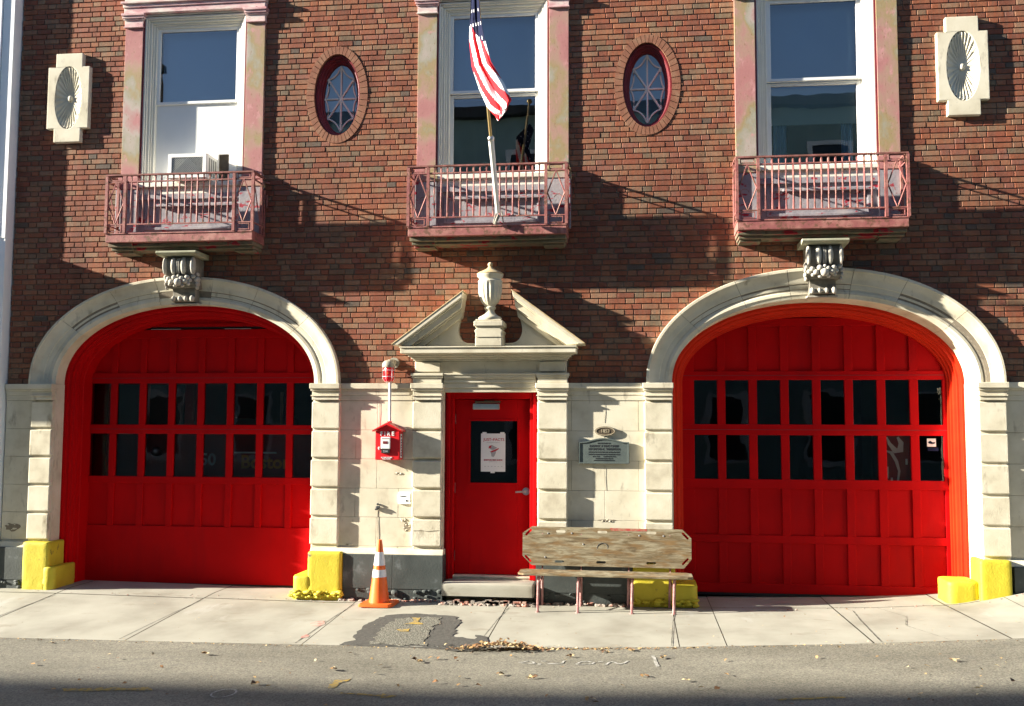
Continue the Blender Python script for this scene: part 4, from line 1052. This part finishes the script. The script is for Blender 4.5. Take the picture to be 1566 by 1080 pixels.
m.build('stamped_ring', 'metal', bb)
m = MB()
sp = [(bx0-.015, -.56), (bx0+.05, -.60), (bx1-.06, -.60), (bx1+.0, -.57), (bx1+.0, -.30), (bx1-.06, -.25), (bx0+.05, -.25), (bx0-.015, -.30)]
b0 = len(m.v)
zs0, zs1 = -1.603, -1.578
m.v += [(x, y, zs0-.010*(x-bx0)/1.9) for x, y in sp]+[(x, y, zs1-.010*(x-bx0)/1.9) for x, y in sp]; n = len(sp)
m.f += [tuple(b0+i for i in reversed(range(n))), tuple(b0+n+i for i in range(n))]; m.m += [0, 0]
for i in range(n): j = (i+1) % n; m.f.append((b0+i, b0+j, b0+n+j, b0+n+i)); m.m.append(0)
m.build('seat', 'wood', bn, bevel=.004)
LEGX = [(-1.088, -1.073), (-.647, -.633), (-.059, -.10), (.394, .36)]
for fx, rx in LEGX:
    m = MB(); m.tube([(fx, -.55, ground(fx, -.55)-.01), (fx+.01, -.55, -1.63), (fx+.01, -.545, -1.612)], .016, 8); m.tube([(fx, -.55, ground(fx, -.55)-.005), (fx, -.55, ground(fx, -.55)+.008)], .026, 8); m.build('leg', 'ironbar', bn)
    m = MB(); gz = ground(rx, -.19); m.tube([(rx, -.19, gz-.01), (rx+.01, -.235, -1.62), (rx+.01, -.232, -1.50), (rx+.01, -.212, -1.18)], .016, 8); m.build('leg', 'ironbar', bn)
    m = MB(); m.tube([(fx+.01, -.55, -1.618), (rx+.012, -.235, -1.618)], .013, 8); m.tube([(fx+.004, -.55, -1.74), (rx+.008, -.22, -1.66)], .009, 6); m.build('seat_bracket', 'ironbar', bn)

# ==================================================================  TRAFFIC CONE
cn = empty('traffic_cone', (-2.90, -.36, -1.985), 'orange traffic cone with two white bands left of the entry step', 'cone')
cx, cy, g0 = -2.925, -.36, ground(-2.92, -.36)
m = MB(); R_ = .19
bs = []
for q in range(4):
    for t in range(5):
        a_ = pi/2*q + (pi/2*t/4) ; bs.append((cx+.0+(R_-.03)*(1 if q in (0, 3) else -1)+.03*math.cos(a_), cy+(R_-.05)*(1 if q in (0, 1) else -1)+.03*math.sin(a_)))
def lp(z, s): return [(cx+(x-cx)*s+(y-cy)*.10, y, z) for x, y in bs]
m.loft([lp(g0+.002, 1), lp(g0+.025, 1), lp(g0+.038, .93)], closed=True); n = len(bs); m.f.append(tuple(len(m.v)-n+k for k in range(n))); m.m.append(0)
m.build('base', 'cone', cn, smooth=.5)
H = .70
def cr(h): return .118*(1-h/H)+.026*(h/H)
m = MB(); prof = [(cr(h), g0+.036+h) for h in (0, .16, .285)]; m.lathe([(.125, g0+.036)]+prof+[(cr(H), g0+.036+H), (.016, g0+.04+H)], cx, cy, 32)
m.build('body', 'cone', cn, smooth=.6)
for h0, h1 in ((.285, .368), (.415, .565)):
    m = MB(); m.lathe([(cr(h0)+.0025, g0+.036+h0), (cr(h1)+.0025, g0+.036+h1)], cx, cy, 32); m.build('reflective_band', 'coneband', cn, smooth=.6)

# ==================================================================  INSIDE THE BAYS
fe = empty('fire_engine', (-6, 2.0, -2), 'dim red fire engine lettered Boston behind the left garage door windows', 'fire engine')
m = MB(); m.box(-7.4, -3.6, 1.6, 3.9, -1.5, -.02); m.box(-7.4, -6.1, 1.62, 3.88, -.02, .75); m.build('body', 'engine_red', fe, bevel=.03)
m = MB(); m.box(-7.3, -6.9, 1.59, 1.63, .05, .6); m.box(-6.75, -6.25, 1.59, 1.63, .05, .6); m.box(-5.6, -5.2, 1.75, 1.9, -.02, .14); m.box(-5.0, -4.7, 1.75, 1.9, -.02, .14); m.build('cab_window', 'glassdark', fe)
m = MB(); m.text('50', .23, -5.88, -.44, 1.595, ext=.003, bold=.004); m.build('number', 'white', fe)
m = MB(); m.text('Boston', .25, -5.05, -.47, 1.595, ext=.003, bold=.006, xs=1.0); m.build('lettering', 'gold', fe)
m = MB(); m.box(-5.5, -4.9, 1.585, 1.60, -.345, -.325); m.box(-7.3, -3.7, 1.58, 1.60, -.78, -.74); m.build('trim_strip', 'metal', fe)
for X in (-6.7, -4.4):
    m = MB(); m.tube([(X, 1.58, -1.5), (X, 1.85, -1.5)], .48, 28); m.build('wheel', 'black', fe, smooth=.6)
m = MB(); m.ball((-6.62, 1.55, -.33), .07, 12); m.build('headlight_glint', 'metal', fe, smooth=1)  # metal ball standing in for the glint of a headlight
m = MB(); m.box(-4.9, -4.86, 1.7, 1.74, -.1, .5); m.build('grab_rail', 'bronze', fe)
vm = empty('vending_machine', (3.2, 1.3, -1.98), 'red drinks machine with a white swoosh, dimly seen through the right garage door', 'vending machine')
m = MB(); m.box(3.06, 3.44, 1.3, 1.95, -1.98, -.04); m.build('cabinet', 'engine_red', vm, bevel=.02)
m = MB()
def ribbon(pts, ws, y): 
    L1, R1 = [], []
    for i, p in enumerate(pts):
        q = pts[min(i+1, len(pts)-1)]; o = pts[max(i-1, 0)]; dx, dz = q[0]-o[0], q[1]-o[1]; l = math.hypot(dx, dz) or 1
        L1.append((p[0]-dz/l*ws[i], p[1]+dx/l*ws[i])); R1.append((p[0]+dz/l*ws[i], p[1]-dx/l*ws[i]))
    m.prism(L1+R1[::-1], y, y+.005)
ribbon([(3.100, -.08), (3.130, -.16), (3.200, -.25), (3.260, -.24), (3.270, -.15), (3.230, -.08)], [.006, .02, .035, .04, .03, .012], 1.292)
ribbon([(3.070, -.34), (3.080, -.25), (3.150, -.27), (3.210, -.38), (3.240, -.50), (3.220, -.64)], [.008, .012, .02, .02, .014, .01], 1.292)
for X, Z, h in ((3.070, -.58, .09), (3.100, -.47, .12), (3.150, -.60, .09), (3.330, -.36, .06)): m.box(X-.012, X+.012, 1.292, 1.298, Z-h, Z+h*.2)
m.build('swoosh_graphic', 'paper', vm)
sk = empty('window_sticker', (3.42, .62, -.2), 'small white sticker on the last lower pane of the right garage door', 'sticker')
m = MB(); m.box(3.395, 3.495, .620, .623, -.185, -.090); m.build('paper', 'paper', sk)
m = MB(); m.prism([(3.405, -.135), (3.43, -.115), (3.46, -.135), (3.485, -.13), (3.48, -.15), (3.45, -.155), (3.415, -.148)], .6185, .6198); m.box(3.40, 3.52, .620, .623, -.235, -.195); m.build('print', 'flag_blue', sk)

# ==================================================================  NEIGHBOURS
nb = empty('white_house', (-10.5, .5, -2), 'white painted wooden house adjoining the brick fire station on its left', 'house')
m = MB(); NX = -7.845
m.box(-14, NX-.16, -.13, 8, -2.3, 8.0)
zz = -2.0
while zz < 8.0:
    m.prism_x([(-.131, zz), (-.152, zz), (-.134, zz+.105), (-.131, zz+.105)], -14, NX-.16); zz += .105
m.build('clapboard_wall', 'plaster_white', nb)
m = MB(); m.box(NX-.155, NX, -.165, .5, 2.37, 8.0); m.box(NX-.155, NX, -.158, .5, -2.1, 2.37); m.build('corner_board', 'plaster_white', nb, bevel=.004)
m = MB(); m.box(-14.2, NX+.02, -.5, 8.2, 8.0, 8.3); m.build('roof', 'roof_dark', nb)
m = MB(); m.box(-12.5, -8.22, -.92, -.131, 1.35, 2.46); m.box(-8.7, -8.225, -.915, -.36, .84, 1.349); m.build('shadow_bay', 'plaster_white', nb, bevel=.01)  # unseen bay boxes, lower step added to shape the shadow on the facade
m = MB(); m.box(-12.0, -8.6, -.935, -.921, 1.45, 2.25); m.build('shadow_bay_glass', 'glassdark', nb)
m = MB(); m.box(NX-.30, NX-.165, -.19, -.14, 2.39, 8.0); m.build('downpipe_board', 'plaster_white', nb)
nr = empty('grey_house', (8, .5, -1.7), 'grey sided house adjoining the brick fire station on its right', 'house')
m = MB(); m.box(4.56, 12, .05, 8, -2.2, 6.2)
zz = -1.9
while zz < 6.2:
    m.prism_x([(.049, zz), (.03, zz), (.045, zz+.12), (.049, zz+.12)], 4.57, 11.99); zz += .12
m.build('siding', 'opp_grey', nr)
for X in (5.6, 7.8, 10.0):
    for Z in (-.6, 2.6):
        m = MB(); m.ring(X, X+1.1, Z, Z+1.7, .09, -.0, .05); w_ = m.build('window', 'white', nr)
        m = MB(); m.box(X+.09, X+1.01, .02, .028, Z+.09, Z+1.61); m.box(X+.09, X+1.01, .01, .03, Z+.82, Z+.87, 1); m.build('pane', ['glassdark', 'white'], w_)
m = MB(); m.box(4.5, 12.1, -.25, 8.1, 6.2, 6.45); m.build('roof', 'roof_dark', nr)

def opposite(name, x0, x1, h, mt, label, y=-14.0, wins=True):
    o = empty(name, ((x0+x1)/2, y, -2), label, 'building', 'buildings across the street')
    m = MB(); m.box(x0, x1, y-9, y, -2.8, h); m.build('wall', mt, o)
    m = MB(); m.box(x0-.1, x1+.1, y-9.1, y+.3, h, h+.25); m.build('roof_edge', 'roof_dark', o)
    if wins:
        X = x0+1.1
        while X < x1-1.6:
            Z = -.9
            while Z < h-2.3:
                m = MB(); m.ring(X, X+1.15, Z, Z+1.9, .13, y, y+.07); f = m.build('window', 'white', o)
                m = MB(); m.box(X+.13, X+1.02, y+.01, y+.03, Z+.13, Z+1.77); m.build('pane', 'glassdark', f)
                Z += 3.2
            X += 2.6
    return o
opposite('terrace_house', -17.5, 9.5, 8.3, 'opp_grey', 'low grey-green house across the street, mirrored in the middle window')
opposite('brick_terrace', -80, -17.6, 13.3, 'opp_brick', 'tall brown brick terrace across the street, whose shadow lies along the road', wins=False)
opposite('brick_terrace', 9.6, 34, 11.5, 'opp_brick', 'brown brick block across the street to the right of the low grey-green house', wins=False)

# ==================================================================  GROUND
def sheet(m, x0, x1, y0, y1, nx, ny, dz, f=ground, mi=0, amp=0):
    rows = []
    for i in range(nx+1):
        X = x0+(x1-x0)*i/nx; rows.append([(X, y0+(y1-y0)*j/ny, f(X, y0+(y1-y0)*j/ny)+dz+random.uniform(-amp, amp)) for j in range(ny+1)])
    m.loft(rows, mi)
m = MB()
for a, b, n in ((-70, -20, 10), (-20, -9, 12), (-9, 5, 90), (5, 20, 20), (20, 70, 10)):
    sheet(m, a, b, -2.1, -10.3, n, 20, 0)
road = m.build('road', 'asphalt', None, smooth=.5); tag(road, 'worn grey asphalt street with a shadow along its near edge', 'road', kind='structure')
m = MB(); m.quad([(-150, -150, -3.2), (150, -150, -3.2), (150, 150, -3.2), (-150, 150, -3.2)]); tag(m.build('ground', 'concrete'), 'ground below and beyond the street', 'ground', kind='structure')
m = MB(); sheet(m, -70, 70, -10.3, -14.2, 70, 2, .12); m.quad([(-70, -10.3, -2.6), (70, -10.3, -1), (70, -10.3, -.9), (-70, -10.3, -2.45)])
tag(m.build('far_sidewalk', 'concrete'), 'concrete sidewalk on the far side of the street', 'sidewalk', kind='structure')
# near sidewalk: slabs with joints over a dirty bed; lengthwise gap imitates a shadow line
m = MB(); sheet(m, -70, 70, .68, -2.09, 500, 6, -.02); bed = m.build('sidewalk_bed', 'crack'); tag(bed, 'dark dirt in the sidewalk joints, also imitating a thin shadow line', 'sidewalk', kind='structure')
m = MB()
JX = [-70, -40, -20, -12, -9.6, -8.5, -6.90, -5.06, -3.24, -1.46, .39, .825, 2.14, 3.33, 3.93, 5.4, 7, 9, 12, 20, 40, 70]
for a, b in zip(JX, JX[1:]):
    n = max(4, int((b-a)/.12)) if b-a < 3 else 12
    g = .0042
    tl = random.uniform(-.004, .004)
    fn = lambda X, Y: ground(X, Y) + tl*(X-a)
    y_shadow_line = -.30+.075*max(0, min(1, (a+7.6)/4)) if a < -4.2 else -.14  # lengthwise gap bares the dark bed to imitate a thin cable shadow
    sheet(m, a+g, b-g, .67, y_shadow_line+.011, n, 6, 0, fn); sheet(m, a+g, b-g, y_shadow_line-.011, -2.095, n, 18, .0, fn)
    # slab edge toward the road
    rows = []
    for i in range(n+1):
        X = a+g+(b-a-2*g)*i/n; e = random.uniform(-.012, .008); rows.append([(X, -2.095, fn(X, -2.09)), (X, -2.11+e, fn(X, -2.09)-.012), (X, -2.115+e, ground(X, -2.2)-.03)])
    m.loft(rows)
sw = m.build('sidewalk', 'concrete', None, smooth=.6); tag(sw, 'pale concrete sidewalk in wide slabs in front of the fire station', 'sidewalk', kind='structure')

# patches and markings as thin sheets following the ground
def flatpoly(m, pts, dz, mi=0, jag=0, seed=1):
    rnd = random.Random(seed); P2 = []
    for i, p in enumerate(pts):
        q = pts[(i+1) % len(pts)]; n = max(1, int(math.dist(p, q)/.05))
        for t in range(n): P2.append((p[0]+(q[0]-p[0])*t/n+rnd.uniform(-jag, jag), p[1]+(q[1]-p[1])*t/n+rnd.uniform(-jag, jag)))
    tris = tessellate_polygon([[Vector((a_, b_, 0)) for a_, b_ in P2]]); b = len(m.v)
    # drape: subdivide through bmesh afterwards is not needed, the slopes are gentle
    m.v += [(x, y, max(ground(x, y), ground(x, y))+dz) for x, y in P2]
    for t in tris: m.f.append((b+t[0], b+t[1], b+t[2])); m.m.append(mi)
PATCH = [(-2.87,-2.11), (-2.763,-1.91), (-2.826,-1.709), (-2.833,-1.269), (-2.733,-.922), (-2.559,-.785), (-2.286,-.779), (-2.041,-.837), (-1.926,-.909), (-1.84,-1.139), (-1.847,-1.342), (-1.802,-1.724), (-1.602,-1.8), (-1.581,-1.635), (-1.448,-1.741), (-1.422,-1.919), (-1.45,-2.11)]
m = MB(); flatpoly(m, PATCH, .008, jag=.026, seed=4); flatpoly(m, [(-2.87,-2.10), (-1.45,-2.10), (-1.507,-2.24), (-1.688,-2.285), (-1.83,-2.19), (-2.2,-2.14), (-2.6,-2.13)], .0165, jag=.01)
pt = m.build('asphalt_patch', 'asphalt_new', None); tag(pt, 'dark asphalt patch let into the sidewalk between the cone and the bench', 'patch', kind='structure')
m = MB(); flatpoly(m, [(-2.56,-2.09), (-2.609,-1.455), (-2.533,-1.002), (-2.089,-.924), (-2.055,-1.158), (-2.095,-1.511), (-2.02,-2.08)], .012, jag=.035, seed=9)
tag(m.build('gravel_patch', 'gravel', None), 'coarse gravelly repair inside the dark asphalt patch', 'patch', kind='structure')
m = MB()
for p in ([(-2.40,-.985), (-2.303,-.998), (-2.28,-1.18), (-2.22,-1.275), (-2.43,-1.292), (-2.34,-1.184)], [(-2.45,-1.50), (-2.296,-1.479), (-2.31,-1.58), (-2.379,-1.60)]): flatpoly(m, p, .0155, jag=.014, seed=3)
for p in ([(-2.474,-3.731), (-2.49,-3.45), (-2.372,-3.382), (-2.37,-3.47), (-2.43,-3.55), (-2.417,-3.726)], [(-2.33,-3.86), (-1.98,-3.89), (-1.98,-3.85), (-1.86,-3.92), (-1.96,-4.0), (-1.98,-3.93), (-2.33,-3.885)]): flatpoly(m, p, .004, jag=.012, seed=6)
for p in ([(-4.6,-3.95), (-3.9,-3.85), (-3.85,-3.93), (-4.55,-4.05)], [(1.0,-3.98), (1.5,-3.93), (1.5,-3.97), (1.0,-4.03)]): flatpoly(m, p, .004, jag=.02, seed=7)
tag(m.build('yellow_utility_marks', 'yellow_mark', None), 'yellow sprayed utility arrows and marks on the patch and road', 'road marking', kind='structure')
m = MB()
def stroke(pts, w, dz=.004):
    for p, q in zip(pts, pts[1:]):
        d_ = Vector((q[0]-p[0], q[1]-p[1])); n_ = Vector((-d_.y, d_.x)).normalized()*w/2
        flatpoly(m, [(p[0]+n_.x, p[1]+n_.y), (q[0]+n_.x, q[1]+n_.y), (q[0]-n_.x, q[1]-n_.y), (p[0]-n_.x, p[1]-n_.y)], dz, jag=.003)
stroke([(-.602,-2.289), (-.303,-2.275), (.125,-2.24)], .035); stroke([(.125,-2.228), (.175,-2.872)], .03)
stroke([(-1.046,-2.69), (-.96,-2.62), (-.92,-2.66), (-.90,-2.74), (-1.03,-2.70)], .022); stroke([(-.85,-2.63), (-.81,-2.64)], .03); stroke([(-.87,-2.75), (-.84,-2.76)], .03)
stroke([(-.785,-2.735), (-.66,-2.73), (-.645,-2.62)], .022); stroke([(-.53,-2.76), (-.50,-2.67), (-.44,-2.65), (-.37,-2.70), (-.40,-2.76), (-.53,-2.765)], .022); stroke([(-.345,-2.66), (-.30,-2.655)], .02)
stroke([(-.276,-2.79), (-.236,-2.66), (-.20,-2.69), (-.168,-2.755), (-.125,-2.745), (-.082,-2.634)], .024)
stroke([(-3.24+.09*math.cos(t*pi/8), -3.965+.13*math.sin(t*pi/8)) for t in range(17)], .016)
tag(m.build('chalk_marks', 'chalk', None), 'white chalked letters, corner line and ring on the road', 'road marking', kind='structure')
m = MB()
for p in ([(-3.42,-1.20), (-3.33,-1.15), (-3.26,-1.30), (-3.31,-1.42), (-3.40,-1.38)], [(-3.36,-1.78), (-3.30,-1.72), (-3.27,-1.84), (-3.33,-1.88)], [(-3.62,-1.25), (-3.58,-1.22), (-3.57,-1.29)]): flatpoly(m, p, .004, jag=.02, seed=2)
M['pinkstain'] = mat('faint_red_spill', [(.42, (.40,.36,.30)), (.6, (.40,.19,.16))], 14, .95, .2)
tag(m.build('red_spill_mark', 'pinkstain', None), 'faint red paint spill on the sidewalk', 'stain', kind='structure')
m = MB()
for pts in ([(-1.52,-2.3), (-1.62,-2.7), (-1.80,-3.1), (-2.05,-3.6), (-2.3,-4.2)],):
    for p, q in zip(pts, pts[1:]): stroke([p, q], .13)
m = MB()
for X, o_ in ((-6.90, -.07), (-5.06, -.08), (-3.24, -.08), (-1.46, -.07), (.39, -.07), (2.14, .07)):
    stroke([(X+o_+.10, -.35), (X+o_+.05, -1.0), (X+o_+.02, -1.6), (X+o_, -2.06)], .007, .0035)
stroke([(-7.7, -.95), (-7.35, -1.1), (-7.1, -1.45), (-6.93, -1.6)], .012, .0035); stroke([(2.6, -.2), (2.75, -.8), (2.62, -1.3), (2.8, -2.05)], .005, .0035)
tag(m.build('sidewalk_scoring', 'crack', None), 'tooled lines and cracks in the pale sidewalk slabs', 'sidewalk', kind='structure')
M['tar'] = mat('tar_seam', [(.4, (.17,.165,.145)), (.6, (.13,.126,.112))], 9, .9, .5, 100, .004)
tag(m.build('tar_seam', 'tar', None), 'darker tar seam running down the road', 'road marking', kind='structure')

# rubble along the wall foot
m = MB(); rnd = random.Random(21)
def stone_(X, Y, s, zz=None):
    b = len(m.v); c = Vector((X, Y, (ground(X, Y) if zz is None else zz)+s*.35)); n0 = len(m.v)
    m.ball(c, s, 6, 0, (rnd.uniform(.8, 1.6), rnd.uniform(.7, 1.1), rnd.uniform(.5, .9)))
    for i in range(b, len(m.v)): v = m.v[i]; m.v[i] = (v[0]+rnd.uniform(-s, s)*.25, v[1]+rnd.uniform(-s, s)*.25, v[2]+rnd.uniform(-s, s)*.25)
for i in range(150): stone_(rnd.uniform(-2.25, -1.14), rnd.uniform(-.31, -.20), rnd.uniform(.008, .03))
for i in range(150): stone_(rnd.choice((rnd.uniform(-3.46, -2.2), rnd.uniform(-1.15, -.05))), rnd.uniform(-.19, -.13), rnd.uniform(.008, .03))
for i in range(90): stone_(rnd.uniform(-7.8, 4.3), rnd.uniform(-.3, -.1), rnd.uniform(.004, .010))
for i in range(22): m.box(*(lambda X: (X, X+rnd.uniform(.04, .1)))(rnd.uniform(-2.2, -1.2)), -.28, -.2, -1.985, -1.985+rnd.uniform(.02, .05))
tag(m.build('rubble', 'rubble', None), 'broken masonry and grit along the foot of the wall', 'rubble', kind='stuff')

# fallen leaves
m = MB(); rnd = random.Random(5)
def leaf(X, Y, s, lift=0):
    a_ = rnd.uniform(0, 2*pi); u = Vector((math.cos(a_), math.sin(a_), rnd.uniform(-.35, .35))); w = Vector((-math.sin(a_), math.cos(a_), rnd.uniform(-.5, .5)))
    c = Vector((X, Y, ground(X, Y)+.010+lift+s*.3)); h = Vector((0, 0, s*rnd.uniform(.1, .5)))
    m.quad([c-u*s, c-w*s*.5-u*s*.2+h, c+u*s*.2-w*s*.55+h, c+u*s, c+w*s*.5+u*s*.2+h*.4, c+w*s*.45-u*s*.4+h*.4])
for i in range(430):
    t = abs(rnd.gauss(0, 1)); X = -1.38+rnd.gauss(0, .20)+.1; Y = -2.19+rnd.gauss(0, .05); leaf(X, Y, rnd.uniform(.014, .032), max(0, .05-.12*abs(X+1.28)+rnd.uniform(0, .015)))
for i in range(330): leaf(-1.3+abs(rnd.gauss(0, .9)), -2.14+rnd.uniform(-.05, .02), rnd.uniform(.008, .02))
for i in range(520): leaf(rnd.uniform(-9, 5), -2.14+rnd.gauss(0, .03), rnd.uniform(.006, .014))
for i in range(150): leaf(rnd.uniform(-8, 5), rnd.uniform(-4.6, -2.2), rnd.uniform(.012, .034))
for i in range(110): leaf(rnd.uniform(-8, 5), rnd.uniform(-2.1, -.2), rnd.uniform(.006, .016))
for X, Y in ((-1.15,-3.2), (-.86,-3.3), (-1.95,-2.75), (-2.6,-3.1), (-2.0,-2.65), (.05,-3.25), (.22,-2.55), (-.05,-2.25), (-.30,-2.30), (-.6,-2.5), (-4.0,-2.6), (-3.1,-3.7), (2.6,-2.9), (-.35,-4.0)):
    for q in range(4): leaf(X+rnd.uniform(-.03, .03), Y+rnd.uniform(-.03, .03), .03)
tag(m.build('fallen_leaves', 'leaf', None), 'dry brown leaves piled at the kerb and scattered over the road', 'leaves', kind='stuff')

# ==================================================================  LIGHT, SKY, CAMERA
trav = Vector((4.6, 1.0, -1.55)).normalized()
sl = bpy.data.lights.new('sun', 'SUN'); sl.energy = 5.0; sl.angle = math.radians(.65); sl.color = (1, .925, .775)
so = bpy.data.objects.new('sun', sl); COL.objects.link(so); so.rotation_euler = trav.to_track_quat('-Z', 'Y').to_euler(); so.location = (-20, -20, 20)
w = bpy.data.worlds.new('World'); sc.world = w; w.use_nodes = True; nt = w.node_tree
sky = nt.nodes.new('ShaderNodeTexSky'); sky.sky_type = 'NISHITA'; sky.sun_disc = False
sky.sun_elevation = math.asin(-trav.z); sky.sun_rotation = math.atan2(-trav.x, -trav.y) % (2*pi)
sky.air_density = .65; sky.dust_density = .25; sky.ozone_density = 1.0
nt.links.new(sky.outputs[0], nt.nodes['Background'].inputs[0]); nt.nodes['Background'].inputs[1].default_value = .065

f, yaw, pit, rol = 1530., .12332017, .07606379, .00388371
cam = bpy.data.cameras.new('camera'); co = bpy.data.objects.new('camera', cam); COL.objects.link(co); sc.camera = co
cam.sensor_fit = 'HORIZONTAL'; cam.sensor_width = 36; cam.lens = f/1566*36; cam.clip_end = 500; cam.clip_start = .05
fw = Vector((-math.sin(yaw)*math.cos(pit), math.cos(yaw)*math.cos(pit), math.sin(pit)))
r0 = Vector((math.cos(yaw), math.sin(yaw), 0)); u0 = r0.cross(fw)
rr = r0*math.cos(rol)+u0*math.sin(rol); uu = -r0*math.sin(rol)+u0*math.cos(rol)
mtx = Matrix((rr, uu, -fw)).transposed().to_4x4(); mtx.translation = Vector((0, -11.7, ZO)); co.matrix_world = mtx

sc.view_settings.view_transform = 'Standard'; sc.view_settings.look = 'None'; sc.view_settings.gamma = 1
sc.view_settings.exposure = 2.05
